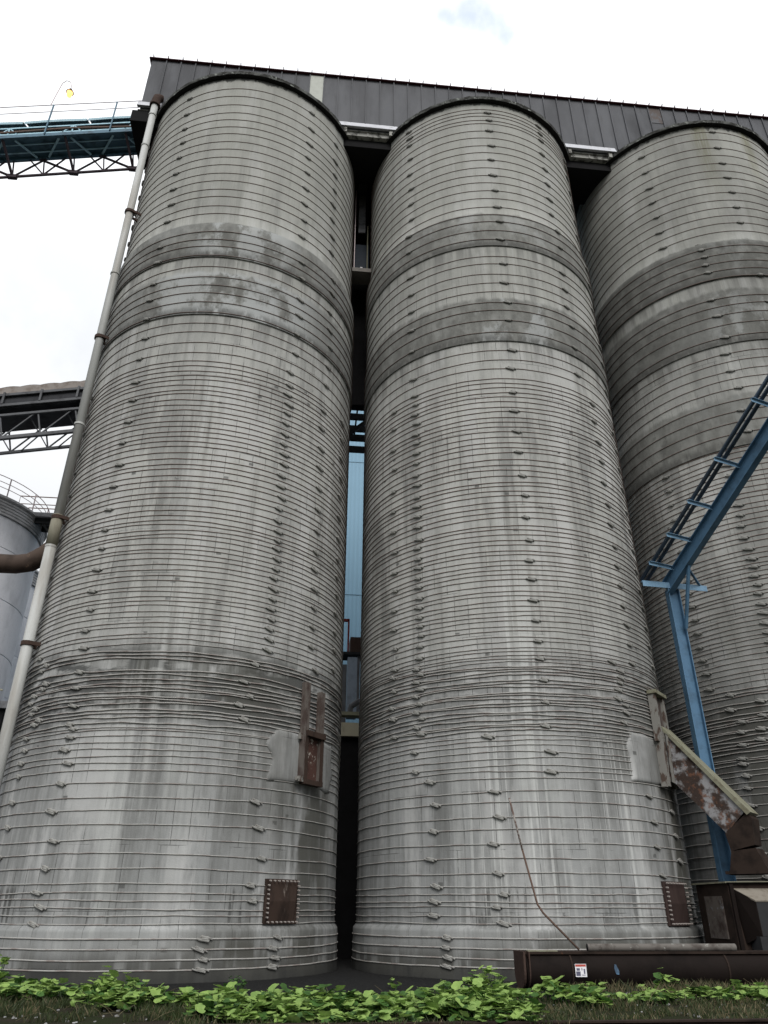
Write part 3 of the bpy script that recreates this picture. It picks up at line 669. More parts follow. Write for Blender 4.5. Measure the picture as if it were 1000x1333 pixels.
for (a, b) in ((-17.28, -16.15), (-7.3, -4.3), (4.4, 7.25), (16.1, 19.0)):
    mb = MB(); mb.prism([(a, YF - .06, 37.12), (a, YF - .01, 37.16), (a, YF - .01, 36.72), (a, YF - .20, 36.66)], 0, (b - a, 0, 0)); mb.build('flashing', M_FLASH, hd)
    mb = MB(); mb.box((a + .02, -2.92, 36.30), (b - .02, -2.2, 36.56)); mb.box((a + .02, -3.0, 36.56), (b - .02, -2.2, 36.60)); mb.build('slab_edge', M_SLABE, hd)
    mb = MB(); mb.box((a + .05, -2.7, 35.75), (b - .05, -.5, 36.28)); mb.build('deck', M_BLACK, hd)  # coloured black to paint the shade under the slab
    if a > -17: 
        mb = MB(); m_ = (a + b) / 2
        mb.box((m_ - .03, -2.96, 36.28), (m_ + .03, -2.7, 36.57)); mb.box((a + .25, -3.12, 36.3), (a + .42, -2.9, 36.95)); mb.box((b - .42, -3.12, 36.3), (b - .25, -2.9, 36.95)); mb.build('upstand', M_SLABE, hd)
mb = MB(); mb.box((-17.5, -3.0, 35.7), (-16.3, -.3, 36.5)); mb.build('end_corbel', M_BLACK, hd)
built_at(hd)

# ------------------------------------------------------------------ downpipe
dp = empty('downpipe', (-16.42, -3.2, 0), 'tall grey painted downpipe running the full height of the leftmost silo', 'pipe')
X, Y = -16.40, -3.2
mb = MB(); mb.tube([(X, Y, 0), (X, Y, 12.75)], .18, 20); mb.tube([(X, Y, 13.6), (X, Y, 36.9)], .16, 20); mb.build('pipe_run', M_PIPE, dp, smooth=True)
mb = MB(); mb.tube([(X, Y, 12.6), (X, Y, 13.75)], .195, 20); mb.build('stained_section', M_PIPEO, dp, smooth=True)
mb = MB(); mb.tube([(X, Y, 36.7), (X + .01, Y, 37.1), (X + .02, Y + .03, 37.3), (X + .08, Y + .12, 37.45), (X + .2, Y + .2, 37.5)], .21, 16); mb.tube([(X, Y, 36.65), (X, Y, 36.78)], .26, 16); mb.build('elbow', M_CLAMP, dp, smooth=False)
dirv = Vector((-11.6 - X, -Y, 0)).normalized()
for z in (9.1, 13.65, 21.8, 29.05):
    mb = MB(); mb.tube([(X, Y, z - .07), (X, Y, z + .07)], .215, 16); p = Vector((X, Y, z)); s2 = Vector((dirv.y, -dirv.x, 0)); mb.bar(p + s2 * .2, p + s2 * .2 + dirv * .5, .06, .12); mb.bar(p - s2 * .2, p - s2 * .2 + dirv * .5, .06, .12); mb.build('clamp', M_CLAMP, dp)
for z in (12.55, 33.6, 35.9, 25.3, 17.6):
    mb = MB(); mb.tube([(X, Y, z - .04), (X, Y, z + .04)], .192, 16); mb.build('joint', M_PIPE, dp)
built_at(dp)

# ------------------------------------------------------------------ blue conveyor bridge
br = empty('conveyor_bridge', (-26, -.6, 32), 'blue steel conveyor bridge with lattice truss reaching the top of the leftmost silo', 'conveyor bridge', None)
def zb(u): return 37.45 + .245 * (u + 17.76)      # floor level
U0, U1 = -44., -17.3; ya, yb = -1.2, .05
def pt(u, y, dz): return Vector((u, y, zb(u) + dz))
mb = MB(); mb.prism([pt(U0, ya, 0), pt(U1, ya, 0), pt(U1, ya, .06), pt(U0, ya, .06)], 0, (0, yb - ya, 0)); mb.build('floor', M_BRB, br)
for y in (ya, yb):
    mb = MB(); mb.bar(pt(U0, y, -.05), pt(U1, y, -.05), .16, .22); mb.build('floor_chord', M_BRB, br)
mb = MB(); mb.bar(pt(U0, -.35, -.10), pt(U1, -.35, -.10), .05, .05); mb.bar(pt(U0, -.8, -.10), pt(U1, -.8, -.10), .04, .04); mb.build('conduit', M_BRP, br)
u = U1 - .3; k = 0
while u > U0 + 1.6:
    mb = MB(); a, b = (ya + .1, yb - .1) if k % 2 else (yb - .1, ya + .1); mb.bar(pt(u, a, -.14), pt(u - .75, b, -.14), .10, .05); mb.build('floor_brace', M_BRP, br); u -= 1.3; k += 1
# cover of the belt, scalloped corrugated sheets
u = U1
while u > U0 + 3:
    mb = MB(); n = 24; seg = 2.95
    vs = []; fs = []
    for i in range(n * 2 + 1):
        uu = u - seg * i / (n * 2); dz = .02 * (i % 2) + .05 * math.sin(PI * i / (n * 2))
        for (y, h) in ((ya - .12, .83), (ya - .12, 1.0), (ya + .25, 1.22), (-.57, 1.30), (yb - .2, 1.22), (yb + .1, .83)): vs.append(pt(uu, y, h + dz))
    for i in range(n * 2):
        for j in range(5): fs.append((i*6+j, i*6+j+1, (i+1)*6+j+1, (i+1)*6+j))
    mb.add(vs, fs); o = mb.build('belt_cover', M_TEAL, br); sm = o.modifiers.new('s', 'SOLIDIFY'); sm.thickness = .02; u -= 3.02
mb = MB(); mb.prism([pt(U0, ya + .12, .42), pt(U1, ya + .12, .42), pt(U1, ya + .12, .80), pt(U0, ya + .12, .80)], 0, (0, .9, 0)); mb.build('belt', M_BLACK, br)
mb = MB(); mb.tube([pt(U0, ya - .06, .30), pt(-30, ya - .06, .34), pt(-24, ya - .06, .28), pt(-21, ya - .06, .38), pt(U1, ya - .06, .20)], .05, 8); mb.build('cable', M_BROWNP, br)
mb = MB(); mb.bar(pt(U0, ya - .03, .62), pt(U1, ya - .03, .62), .05, .08); mb.bar(pt(U0, ya - .03, .12), pt(U1, ya - .03, .12), .05, .10); mb.build('side_rail', M_BRP, br)
u = U1 - .6
while u > U0 + 1.6:
    mb = MB(); mb.bar(pt(u, ya - .03, .1), pt(u, ya - .03, .62), .06, .06); mb.bar(pt(u, ya - .03, .62), pt(u - .45, ya - .03, .12), .05, .05); mb.bar(pt(u, ya - .03, .62), pt(u + .45, ya - .03, .12), .05, .05); mb.build('side_frame', M_BRP, br); u -= 3.0
# lower truss
def lo(u): return Vector((u, yb, zb(u) - 1.38))
mb = MB(); mb.bar(lo(U0), lo(U1), .10, .10); mb.build('lower_chord', M_TRUSSD, br)
u = -17.95; k = 0
while u > U0 + 2:
    mb = MB(); n0 = lo(u)
    if k % 2 == 0: mb.bar(n0, pt(u - .35, ya, -.1), .10); mb.bar(n0, pt(u - 1.9, yb, -.1), .09); mb.bar(n0, pt(u + 1.4, yb, -.1), .07)
    else: mb.bar(n0, pt(u - .9, yb, -.1), .06); mb.bar(n0, pt(u + .9, yb, -.1), .06)
    mb.bar(n0, pt(u - .2, yb, -.1), .06)
    if k % 2 == 0: mb.box((n0.x - .22, n0.y - .1, n0.z - .1), (n0.x + .22, n0.y + .1, n0.z + .1))
    mb.build('web_members', M_TRUSSD, br); u -= 1.45; k += 1
# handrail
yr = ya - .12
posts = [-22.15 + 3.1 * i for i in range(-7, 2)]
mb = MB(); mb.tube([pt(U0, yr, 2.28), pt(U1, yr, 2.28)], .026, 6); mb.tube([pt(U0, yr, 1.75), pt(U1, yr, 1.72)], .022, 6); mb.build('handrail', M_RAIL, br)
for u in posts:
    if u > U1: continue
    mb = MB(); mb.bar(pt(u, yr, -.05), pt(u, yr, 2.28), .06); mb.build('handrail_post', M_BRB, br)
built_at(br)
# lit lamp on the handrail
lp = empty('bridge_lamp', pt(-22.3, yr, 2.28), 'lit gooseneck lamp on the handrail of the blue conveyor bridge', 'lamp')
u0 = -22.3; p0 = pt(u0, yr, 2.28)
mb = MB(); pts = [p0, p0 + Vector((.1, 0, .9)), p0 + Vector((.22, 0, 1.9)), p0 + Vector((.38, 0, 2.15)), p0 + Vector((.58, 0, 2.1)), p0 + Vector((.70, 0, 1.8)), p0 + Vector((.74, 0, 1.35))]
mb.tube(pts, .022, 6); mb.build('gooseneck', M_RAIL, lp)
q = p0 + Vector((.74, 0, 1.35))
mb = MB(); mb.tube([q + Vector((0,0,.1)), q + Vector((0,0,-.05)), q + Vector((0,0,-.16))], .07, 12, r2=.20); mb.build('lamp_shade', M_RUST, lp)
em = NT('lamp_glass_lit'); em.b.inputs['Emission Color'].default_value = (1., .55, .18, 1); em.b.inputs['Emission Strength'].default_value = 1.6; em.col((.8, .5, .2))
mb = MB(); mb.tube([q + Vector((0,0,-.12)), q + Vector((0,0,-.26)), q + Vector((.01,0,-.46))], .17, 12, r2=.11); mb.build('lamp_glass', em.mat, lp, smooth=True); built_at(lp)

# ------------------------------------------------------------------ grey conveyor behind
gc = empty('conveyor_bridge', (-26, 5.5, 22), 'grey conveyor bridge with tan cover, lower than the blue bridge, running behind the leftmost silo', 'conveyor bridge')
def zg(u): return 25.85 + .20 * (u + 19.54)
def pg(u, y, dz): return Vector((u, y, zg(u) + dz))
U0, U1 = -44., -14.2; ya, yb = 5.0, 6.3
mb = MB(); u = U1; vs = []; fs = []; i = 0; rows = 0
while u > U0:
    bul = .06 * abs(math.sin(PI * (u - U1) / .95))
    for (y, h) in ((ya - .08, -.55), (ya - .08, -.12 + bul), (ya + .2, .05 + bul), (yb - .3, .05 + bul), (yb + .05, -.12), (yb + .05, -.55)): vs.append(pg(u, y, h))
    u -= .95 / 6; rows += 1
for i in range(rows - 1):
    for j in range(5): fs.append((i*6+j, i*6+j+1, (i+1)*6+j+1, (i+1)*6+j))
mb.add(vs, fs); o = mb.build('belt_cover', M_COVER, gc); sm = o.modifiers.new('s', 'SOLIDIFY'); sm.thickness = .02
for dz, h, mt, y in ((-.62, .14, M_CONV, ya - .1), (-1.28, .14, M_CONV, ya - .12), (-1.85, .12, M_CONV, ya - .05)):
    mb = MB(); mb.bar(pg(U0, y, dz), pg(U1, y, dz), .1, h); mb.build('side_rail', mt, gc)
mb = MB(); mb.prism([pg(U0, ya, -1.40), pg(U1, ya, -1.40), pg(U1, ya, -.5), pg(U0, ya, -.5)], 0, (0, 1.2, 0)); mb.build('belt_housing', M_CONVD, gc)
mb = MB(); mb.prism([pg(U0, ya, -1.9), pg(U1, ya, -1.9), pg(U1, ya, -1.8), pg(U0, ya, -1.8)], 0, (0, 1.3, 0)); mb.build('walkway_floor', M_CONVD, gc)
u = U1 - .4
while u > U0 + 1:
    mb = MB(); mb.bar(pg(u, ya - .15, -.5), pg(u, ya - .15, -1.2), .10, .10); mb.build('stanchion', M_CONV, gc); u -= 1.75
for y, w in ((ya + .0, .17), (yb, .13)):
    mb = MB(); mb.bar(pg(U0, y, -3.2), pg(U1, y, -3.2), w, w); mb.build('lower_chord', M_CONV, gc)
u = U1; k = 0
while u > U0 + 2:
    for y in (ya, yb):
        mb = MB(); mb.bar(pg(u, y, -3.2), pg(u - .35, y, -1.9), .07); mb.bar(pg(u - .05, y, -3.2), pg(u + 1.2, y, -1.9), .06)
        if y == ya: mb.bar(pg(u, ya, -3.2), pg(u - 1.3, yb, -3.2), .05); mb.bar(pg(u, yb, -3.2), pg(u - .8, ya, -1.9), .04)
        mb.build('web_members', M_CONV, gc)
    u -= 1.75
built_at(gc)

# ------------------------------------------------------------------ far pale silos at the left
def far_silo(cx, cy, r, top, label, hooped=True):
    s = empty('far_silo', (cx, cy, 0), label, 'silo', 'pale smooth silos beyond the leftmost silo')
    N = 64; vs = []; fs = []; z = 0; prof = []
    while z < top - 1.0 - .01:
        z2 = min(z + 2.6, top - 1.0); prof += [(r, z + .03), (r + .012, (z + z2) / 2), (r, z2 - .05), (r - .035, z2 - .01)]; z = z2
    for (q, zz) in prof:
        for k in range(N): t = 2*PI*k/N; vs.append((q*math.cos(t), q*math.sin(t), zz))
    for i in range(len(prof) - 1):
        for k in range(N): fs.append((i*N+k, i*N+(k+1) % N, (i+1)*N+(k+1) % N, (i+1)*N+k))
    mb = MB(); mb.add(vs, fs); mb.build('shell', M_LSILO, s, smooth=True).data.set_sharp_from_angle(angle=R(12))
    mb = MB(); vs = []; fs = []; prof = [(r + .02, top - 1.02)]
    for j in range(5): prof += [(r + .10, top - 1.0 + j * .17), (r + .10, top - .9 + j * .17), (r + .05, top - .88 + j * .17)]
    prof += [(r + .2, top - .12), (r + .2, top), (.01, top + .05)]
    for (q, zz) in prof:
        for k in range(N): t = 2*PI*k/N; vs.append((q*math.cos(t), q*math.sin(t), zz))
    for i in range(len(prof) - 1):
        for k in range(N): fs.append((i*N+k, i*N+(k+1) % N, (i+1)*N+(k+1) % N, (i+1)*N+k))
    mb.add(vs, fs); mb.build('rim', M_LSILOT, s)
    for h, q in ((1.1, .024), (.75, .02), (.45, .02)):
        mb = MB(); mb.tube([((r + .1)*math.cos(2*PI*k/48), (r + .1)*math.sin(2*PI*k/48), top + h) for k in range(49)], q, 5, caps=False); mb.build('handrail', M_RAIL, s)
    for k in range(16):
        t = 2*PI*k/16 + .1; mb = MB(); mb.bar(((r + .1)*math.cos(t), (r + .1)*math.sin(t), top), ((r + .1)*math.cos(t), (r + .1)*math.sin(t), top + 1.1), .05); mb.build('handrail_post', M_RAIL, s)
    return s
far_silo(-27.3, 12.0, 4.4, 20.9, 'pale far silo with hooped rim and round handrail, left edge beside the walkway')
far_silo(-30.0, 21.5, 4.4, 21.4, 'pale far silo furthest back, mostly hidden behind the hooped one by the walkway')
far_silo(-24.9, 6.4, 2.9, 13.3, 'shorter pale silo below the curved rusty duct, nearest of the pale silos')

wk = empty('walkway_platform', (-20, 11.5, 20.4), 'small grey walkway platform with rusty handrail between the far pale silo and the leftmost silo', 'walkway')
mb = MB(); mb.box((-23.9, 10.9, 20.75), (-14.0, 12.4, 21.0)); mb.build('deck', M_WALK, wk)
mb = MB(); mb.box((-23.2, 11.1, 20.42), (-14.2, 11.25, 20.74)); mb.box((-23.2, 12.1, 20.42), (-14.2, 12.25, 20.74)); mb.build('joist', M_DARK, wk)
for y in (10.95, 12.35):
    mb = MB(); mb.tube([(-23.9, y, 21.0), (-23.9, y, 21.98), (-14.1, y, 21.98)], .03, 6); mb.tube([(-23.9, y, 21.5), (-14.1, y, 21.5)], .025, 6); mb.build('handrail', M_RAILR, wk)
mb = MB(); mb.bar((-22.5, 11.2, 20.5), (-21.6, 11.2, 19.4), .12); mb.bar((-21.6, 11.2, 19.4), (-21.2, 11.2, 18.3), .1); mb.build('brace', M_DARK, wk)
built_at(wk)
mb = MB(); mb.tube([(-30, -.3, 13.35), (-24, .2, 13.40), (-19.6, .5, 13.42), (-18.9, .5, 13.42), (-18.4, .5, 13.52), (-17.95, .5, 13.85), (-17.55, .5, 14.3), (-16.9, .5, 14.8)], .37, 20)
o = mb.build('curved_duct', simple('duct_rusty_brown', (.075, .055, .045), (.03, .022, .018), .75, sc=1.6, amt=.8, second=((.26, .18, .13), .60, .68)), smooth=True)
tag(o, 'curved rusty brown duct bending up into the left side of the leftmost silo', 'duct')
sd = empty('dark_shed', (-26, 10, 0), 'dark shed with a pale handrail at the lower left edge behind the downpipe', 'shed')
mb = MB(); mb.box((-31, 6.5, 0), (-20.35, 9.0, 9.2)); mb.build('wall', M_BLACK, sd); mb = MB(); mb.box((-31.2, 6.3, 9.2), (-20.2, 9.2, 9.5)); mb.build('roof', M_WALK, sd)
mb = MB(); mb.tube([(-24, 6.5, 10.9), (-21.6, 6.5, 10.2), (-20.6, 6.5, 10.0)], .04, 6); mb.tube([(-20.9, 6.5, 9.5), (-20.9, 6.5, 10.05)], .06, 6); mb.build('handrail', M_CREAM, sd); built_at(sd)

# ------------------------------------------------------------------ behind the gap
bb = empty('blue_building', (-5, 28, 0), 'tall pale blue corrugated building seen through the gap between the silos', 'building')
mb = MB(); mb.box((-10, 25, 0), (3.5, 40, 47)); mb.build('wall', M_BLDG, bb)
for z in (34.2, 22.5): 
    mb = MB(); mb.box((-10, 24.97, z), (3.5, 25.0, z + .05)); mb.build('sheet_joint', simple('joint_blue', (.15, .27, .37)), bb)
built_at(bb)
sh = empty('lift_shaft', (-5.8, 4, 0), 'dark steel shaft casing high in the gap between the leftmost and middle silos', 'shaft')
mb = MB(); mb.box((-8.2, 3.0, 23.9), (-3.4, 3.5, 36.58)); mb.build('casing', M_BLACK, sh)  # near-black colour carries the shade high in the gap
mb = MB(); mb.box((-6.7, -.3, 29.62), (-4.7, .6, 29.86)); mb.build('ledge', simple('ledge_grey', (.16, .15, .14), rough=.85), sh)
mb = MB(); mb.box((-6.17, .32, 29.9), (-6.13, .4, 36.5)); mb.build('guide', M_RAIL, sh); mb = MB(); mb.box((-5.32, .32, 29.9), (-5.28, .4, 36.5)); mb.build('guide', M_RAIL, sh)
mb = MB(); mb.box((-5.95, .8, 33.6), (-5.58, .9, 36.5)); mb.build('inner_panel', M_WALK, sh)
mb = MB(); mb.box((-6.1, 1.0, 30.9), (-5.35, 1.1, 32.9)); mb.build('control_panel', simple('panel_navy', (.02, .028, .04), rough=.6), sh)
mb = MB(); mb.box((-5.80, .97, 31.18), (-5.68, 1.0, 31.24)); mb.build('badge', M_WHITE, sh)
mb = MB(); mb.tube([(-5.46, .7, 30.2), (-5.46, .7, 34.0)], .03, 6); mb.build('rod', M_LID, sh)
built_at(sh)
fb = empty('footbridge', (-5, 8.3, 25), 'dark steel truss footbridge crossing in front of the blue building', 'footbridge')
for y in (8.0, 9.2):
    mb = MB(); mb.box((-9.5, y, 26.55), (0, y + .15, 26.95)); mb.box((-9.5, y, 25.1), (0, y + .15, 25.5)); mb.build('chord', M_DARK, fb)
mb = MB(); mb.bar((-5.95, 8.1, 25.4), (-4.7, 8.1, 26.6), .2); mb.bar((-5.5, 8.1, 25.4), (-5.2, 8.1, 29), .1); mb.bar((-8.6, 8.1, 26.6), (-5.95, 8.1, 25.4), .2); mb.bar((-4.7, 8.1, 26.6), (-2.5, 8.1, 25.4), .2); mb.build('web_members', M_DARK, fb); built_at(fb)
bs = empty('plant_building', (-5.5, 7, 0), 'low dark plant building with cream beam at the foot of the gap between the silos', 'building')
mb = MB(); mb.box((-9.2, 5.2, 0), (-2.3, 9.0, 8.2)); mb.build('wall', M_BLACK, bs)  # near-black colour paints the shade low in the gap
mb = MB(); mb.box((-7.3, 4.9, 8.10), (-3.6, 5.19, 8.66)); mb.build('beam', M_CREAM, bs)
mb = MB(); mb.box((-7.3, 5.0, 9.0), (-3.6, 5.5, 9.15)); mb.build('sill', M_LID, bs)
mb = MB(); mb.box((-5.62, 6.1, 9.15), (-5.18, 6.5, 11.9)); mb.build('duct', M_DUCTP, bs)
mb = MB(); mb.box((-5.95, 6.3, 8.6), (-5.64, 6.4, 11.6)); mb.box((-5.17, 6.2, 9.15), (-5.05, 6.3, 12.0)); mb.build('panel', M_CONV, bs)
mb = MB(); mb.box((-6.4, 6.0, 12.0), (-4.5, 7.0, 12.12)); mb.build('ledge', M_DARK, bs)
mb = MB(); mb.box((-5.5, 6.5, 12.12), (-4.5, 7.5, 13.0)); mb.build('rusty_cowl', M_RUST, bs)
mb = MB(); mb.box((-5.66, 6.1, 12.12), (-5.58, 6.2, 13.7)); mb.box((-6.2, 6.1, 13.62), (-5.58, 6.2, 13.75)); mb.build('red_post', M_REDP, bs)
mb = MB(); mb.tube([(-5.5, 5.6, 9.2), (-5.45, 5.5, 9.5), (-5.05, 5.4, 9.75)], .13, 10); mb.build('motor', M_CONV, bs)
built_at(bs)

# ------------------------------------------------------------------ vegetation
rnd = random.Random(3)
def leaf(mb, c, size, az, tilt, mi, lobes=5):
    n = 15; M = Matrix.Translation(c) @ Matrix.Rotation(az, 4, 'Z') @ Matrix.Rotation(tilt, 4, 'X')
    vs = [M @ Vector((0, 0, 0))]
    for k in range(n):
        t = 2 * PI * (k + .5) / n
        r = size * (1 + .08 * math.cos(lobes * t) + rnd.uniform(-.04, .04))
        if k in (0, n - 1): r *= .45           # notch at the stalk
        vs.append(M @ Vector((r * math.cos(t), r * math.sin(t) * .93, size * (.22 * (r / size) ** 2 * (.6 + .4 * math.cos(2 * t))) + rnd.uniform(-.004, .004))))
    fs = [(0, k + 1, (k + 1) % n + 1) for k in range(n)]
    mb.add(vs, fs, mi)
def clump(mb, x, y, h, rad, n, smin=.05, smax=.11, dark=.2):
    for _ in range(n):
        a = rnd.uniform(0, 2*PI); q = rad * math.sqrt(rnd.random()); px, py = x + q*math.cos(a), y + q*math.sin(a)
        top = h * (1 - .55 * (q / rad) ** 2); z = top * rnd.uniform(.35, 1.) ** .7
        s = rnd.uniform(smin, smax)
        leaf(mb, Vector((px, py, z)), s, rnd.uniform(0, 2*PI), rnd.uniform(-.35, .75), 1 if rnd.random() < dark or z < top * .55 else 0)
        if rnd.random() < .6:
            mb.tube([(x + (px-x)*.4, y + (py-y)*.4, 0), (px, py, z)], .006, 3, mi=1, caps=False)
weeds = MB()
def field(x0, x1, y0, y1, h, dens, smin=.07, smax=.135):
    n = int((x1 - x0) * (y1 - y0) * dens)
    for _ in range(n):
        x, y = rnd.uniform(x0, x1), rnd.uniform(y0, y1)
        if mn.noise(Vector((x * .9, y * .9, 3))) < -.32: continue
        clump(weeds, x, y, h * rnd.uniform(.6, 1.2), .24, rnd.randint(8, 13), smin, smax)
field(-8.9, -3.2, -13.0, -10.9, .36, 15)
field(-11.2, -8.6, -11.0, -9.9, .30, 9)
field(-8.2, -3.6, -13.6, -12.9, .22, 7)
field(-13.6, -10.2, -10.0, -8.9, .42, 8)
field(-14.4, -12.6, -9.3, -8.0, .50, 8)
field(-10.4, -8.4, -11.2, -10.4, .33, 7)
field(-4.4, -1.6, -11.4, -9.9, .40, 6.5)
field(-1.8, 2.2, -10.9, -9.4, .22, 6, .06, .12)
field(1.2, 2.8, -10.4, -9.3, .32, 6)
o = weeds.build('broadleaf_weeds', [M_LEAF, M_LEAFD]); tag(o, 'bright green broad leaved weeds carpeting the ground before the silos', 'weeds', kind='stuff')
for (x, y, h, r_, n, lab) in (
    (-13.55, -8.4, .80, .26, 26, 'tallest leafy weed at the lower left corner, against the leftmost silo'),
    (-11.05, -9.7, .62, .24, 20, 'round leaved weed standing above its neighbours before the base of the leftmost silo'),
    (-3.35, -9.35, .62, .50, 70, 'bushy bright weed just left of the end of the rusty trough'),
    (.75, -8.9, .55, .26, 26, 'upright leafy weed right of centre against the rusty trough'),
    (-1.0, -9.3, .36, .22, 12, 'low weed with round leaves under the white sticker of the trough'),
    (-8.6, -8.2, .42, .22, 34, 'feathery dark green weed by the base of the leftmost silo')):
    mb = MB(); sm_ = (.03, .055) if 'feathery' in lab else (.06, .12); clump(mb, 0, 0, h, r_, n, *sm_, dark=.9 if 'feathery' in lab else .2); o = mb.build('leafy_weed', [M_LEAF, M_LEAFD], loc=(x, y, 0)); tag(o, lab, 'weed', 'single weeds')
for (x, y, lab) in ((-5.05, -7.1, 'tiny sprig sprouting from the asphalt at the left foot of the middle silo'), (-3.9, -7.3, 'tiny sprig sprouting from the asphalt before the middle silo, left of the bushy weed')):
    mb = MB(); clump(mb, 0, 0, .22, .16, 9, .04, .07); o = mb.build('leafy_weed', [M_LEAF, M_LEAFD], loc=(x, y, 0)); tag(o, lab, 'weed', 'single weeds')

gr = MB()
def blades(x0, x1, y0, y1, n, h, straw=.2):
    for _ in range(n):
        x, y = rnd.uniform(x0, x1), rnd.uniform(y0, y1)
        if mn.noise(Vector((x * 1.3, y * 1.6, 9))) < .0: continue
        a = rnd.uniform(0, 2*PI); hh = h * rnd.uniform(.4, 1.3); dx, dy = math.cos(a) * .008, math.sin(a) * .008; b = rnd.uniform(.2, .7) * hh; ca = rnd.uniform(0, 2*PI)
        gr.add([(x - dx, y - dy, 0), (x + dx, y + dy, 0), (x + dx * .6 + b * .4 * math.cos(ca), y + dy * .6 + b * .4 * math.sin(ca), hh * .6), (x + b * math.cos(ca), y + b * math.sin(ca), hh)], [(0, 1, 2), (0, 2, 3)], 1 if rnd.random() < straw else 0)
blades(-13.6, -7.4, -12.6, -9.4, 15000, .14, .15)
blades(-3.6, 2.8, -13.6, -10.2, 12000, .12, .3)
blades(-9.5, -3, -13.9, -12.8, 4500, .13, .2)
blades(-1.6, 4.5, -9.6, -8.1, 4500, .22, .6)
blades(-14.6, -13, -9.5, -7.5, 1500, .16, .2)
for _ in range(260):
    x, y = rnd.uniform(-13, 3), rnd.uniform(-12.8, -8.6)
    if y > -9.8 and -9.5 < x < -3: continue
    a = rnd.uniform(0, 2*PI); L = rnd.uniform(.12, .4); t = rnd.uniform(.1, .9)
    gr.tube([(x, y, .01), (x + L*.5*math.cos(a), y + L*.5*math.sin(a), L*t*.7), (x + L*math.cos(a), y + L*math.sin(a), L*t)], .004, 3, mi=1)
o = gr.build('grass', [M_GRASS, M_STRAW]); tag(o, 'thin olive and straw coloured grass on the dark soil', 'grass', kind='stuff')
lit = MB()
for _ in range(420):
    x = rnd.uniform(-13, 3.5); y = rnd.uniform(-13.6, -8.2); s = rnd.uniform(.008, .03)
    if y > -9.6 and x < -2.2 : s *= .35
    M = Matrix.Translation((x, y, s * .3)) @ Matrix.Rotation(rnd.uniform(0, 6), 4, 'Z') @ Matrix.Rotation(rnd.uniform(0, 1), 4, 'X'); lit.box((-s, -s * .8, -s * .5), (s, s * .7, s * .5), 0, M)
o = lit.build('gravel', M_STONE); tag(o, 'small loose grey stones scattered on the soil', 'gravel', kind='stuff')
def rock(x, y, s, lab):
    mb = MB(); vs = []; N = 9; K = 6
    for j in range(K + 1):
        ph = PI * j / K
        for k in range(N):
            t = 2*PI*k/N; d = Vector((math.sin(ph)*math.cos(t), math.sin(ph)*math.sin(t), math.cos(ph))); d = Vector([max(-.72, min(.72, q)) for q in d]); d *= 1 + .25 * mn.noise(d * 2 + Vector((x, y, 0)))
            vs.append((d.x * s * 1.4, d.y * s, d.z * s * .8 + s * .3))
    fs = [(j*N+k, j*N+(k+1) % N, (j+1)*N+(k+1) % N, (j+1)*N+k) for j in range(K) for k in range(N)]
    mb.add(vs, fs); o = mb.build('rock', M_STONE, loc=(x, y, 0)); tag(o, lab, 'rock')
rock(-.62, -9.75, .12, 'pale grey rock lying in the weeds below the white sticker of the trough')
rock(-.25, -9.35, .07, 'small flat pale stone just behind the larger grey rock')
rock(2.35, -9.5, .10, 'grey rock half hidden in the weeds near the right edge')

# kerb rail along the very front
mb = MB(); mb.box((-20, -13.75, 0), (8, -13.69, .06)); mb.box((-20, -13.8, .06), (8, -13.64, .085)); o = mb.build('steel_rail', M_CHUTED); tag(o, 'thin rusty steel rail along the bottom edge in front of the weeds', 'rail')

# ------------------------------------------------------------------ world, sun
w = bpy.data.worlds.new('World'); scn.world = w; w.use_nodes = True; nt = w.node_tree; bg = nt.nodes['Background']; bg.inputs['Strength'].default_value = .1
SUN_EL, SUN_AZ = R(40), R(178)     # azimuth clockwise from +y
sky = nt.nodes.new('ShaderNodeTexSky'); sky.sky_type = 'NISHITA'; sky.sun_disc = False; sky.sun_elevation = SUN_EL; sky.sun_rotation = SUN_AZ
tc = nt.nodes.new('ShaderNodeTexCoord'); n1 = nt.nodes.new('ShaderNodeTexNoise'); n1.inputs['Scale'].default_value = 2.6; n1.inputs['Detail'].default_value = 7; n1.inputs['Roughness'].default_value = .55
nt.links.new(tc.outputs['Generated'], n1.inputs['Vector'])
cr = nt.nodes.new('ShaderNodeMapRange'); cr.interpolation_type = 'SMOOTHSTEP'; cr.inputs['From Min'].default_value = .36; cr.inputs['From Max'].default_value = .56; nt.links.new(n1.outputs['Fac'], cr.inputs['Value'])
mxc = nt.nodes.new('ShaderNodeMix'); mxc.data_type = 'RGBA'; nt.links.new(cr.outputs[0], mxc.inputs['Factor']); mxc.inputs[6].default_value = (7.9, 8.1, 8.3, 1); mxc.inputs[7].default_value = (9.8, 9.95, 10.1, 1)
mx2 = nt.nodes.new('ShaderNodeMix'); mx2.data_type = 'RGBA'; mx2.inputs['Factor'].default_value = .93; nt.links.new(sky.outputs[0], mx2.inputs[6]); nt.links.new(mxc.outputs[2], mx2.inputs[7])
sx = nt.nodes.new('ShaderNodeSeparateXYZ'); nt.links.new(tc.outputs['Generated'], sx.inputs[0])
gm = nt.nodes.new('ShaderNodeMapRange'); gm.inputs['From Min'].default_value = 0; gm.inputs['From Max'].default_value = 1; gm.inputs['To Min'].default_value = .42; gm.inputs['To Max'].default_value = 1.65; nt.links.new(sx.outputs[2], gm.inputs['Value'])
vm = nt.nodes.new('ShaderNodeVectorMath'); vm.operation = 'SCALE'; nt.links.new(mx2.outputs[2], vm.inputs[0]); nt.links.new(gm.outputs[0], vm.inputs['Scale'])
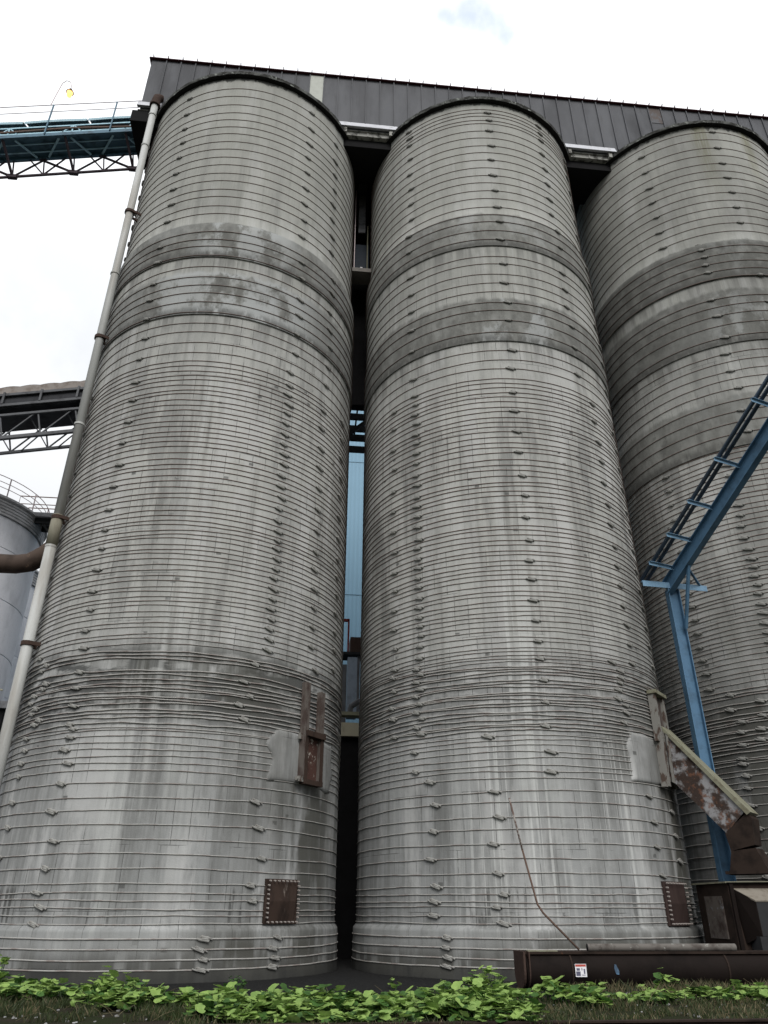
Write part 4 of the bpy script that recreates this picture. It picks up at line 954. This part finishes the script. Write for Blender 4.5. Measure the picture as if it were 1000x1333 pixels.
# one thin break in the cloud, high in the south-north direction
gap = nt.nodes.new('ShaderNodeVectorMath'); gap.operation = 'DOT_PRODUCT'; nt.links.new(tc.outputs['Generated'], gap.inputs[0]); gap.inputs[1].default_value = Vector((.157, .448, .880)).normalized()
gn = nt.nodes.new('ShaderNodeTexNoise'); gn.inputs['Scale'].default_value = 16; gn.inputs['Detail'].default_value = 6; nt.links.new(tc.outputs['Generated'], gn.inputs['Vector'])
g1 = nt.nodes.new('ShaderNodeMath'); g1.operation = 'MULTIPLY_ADD'; g1.inputs[1].default_value = .006; nt.links.new(gn.outputs['Fac'], g1.inputs[0]); nt.links.new(gap.outputs['Value'], g1.inputs[2])
g2 = nt.nodes.new('ShaderNodeMapRange'); g2.interpolation_type = 'SMOOTHSTEP'; g2.inputs['From Min'].default_value = 1.0018; g2.inputs['From Max'].default_value = 1.0036; g2.inputs['To Max'].default_value = .5; nt.links.new(g1.outputs[0], g2.inputs['Value'])
mx3 = nt.nodes.new('ShaderNodeMix'); mx3.data_type = 'RGBA'; nt.links.new(g2.outputs[0], mx3.inputs['Factor']); nt.links.new(vm.outputs[0], mx3.inputs[6]); mx3.inputs[7].default_value = (3.2, 4.6, 6.4, 1)
nt.links.new(mx3.outputs[2], bg.inputs['Color'])
sl = bpy.data.lights.new('sun', 'SUN'); sl.energy = 2.1; sl.angle = R(30); sl.color = (1., .965, .92); so = bpy.data.objects.new('sun', sl); col.objects.link(so)
d = Vector((math.sin(SUN_AZ) * math.cos(SUN_EL), math.cos(SUN_AZ) * math.cos(SUN_EL), math.sin(SUN_EL)))
so.rotation_euler = d.to_track_quat('Z', 'Y').to_euler(); so.location = (0, -20, 60)

# ------------------------------------------------------------------ camera
cam = bpy.data.cameras.new('camera'); co = bpy.data.objects.new('camera', cam); col.objects.link(co); scn.camera = co
cam.sensor_fit = 'HORIZONTAL'; cam.sensor_width = 36; cam.lens = 972.3 * 36 / 1000; cam.clip_end = 3000
hd_, pi_, ro = R(5.874), R(28.079), R(.2157)
F = Vector((math.sin(hd_) * math.cos(pi_), math.cos(hd_) * math.cos(pi_), math.sin(pi_)))
Rv = Vector((math.cos(hd_), -math.sin(hd_), 0)); Uv = Rv.cross(F)
R2 = Rv * math.cos(ro) + Uv * math.sin(ro); U2 = -Rv * math.sin(ro) + Uv * math.cos(ro)
Mx = Matrix((R2, U2, -F)).transposed().to_4x4(); Mx.translation = (-7.42, -27.4, 1.6); co.matrix_world = Mx

scn.view_settings.view_transform = 'Standard'; scn.view_settings.look = 'None'; scn.view_settings.exposure = 0.1; scn.view_settings.gamma = 1
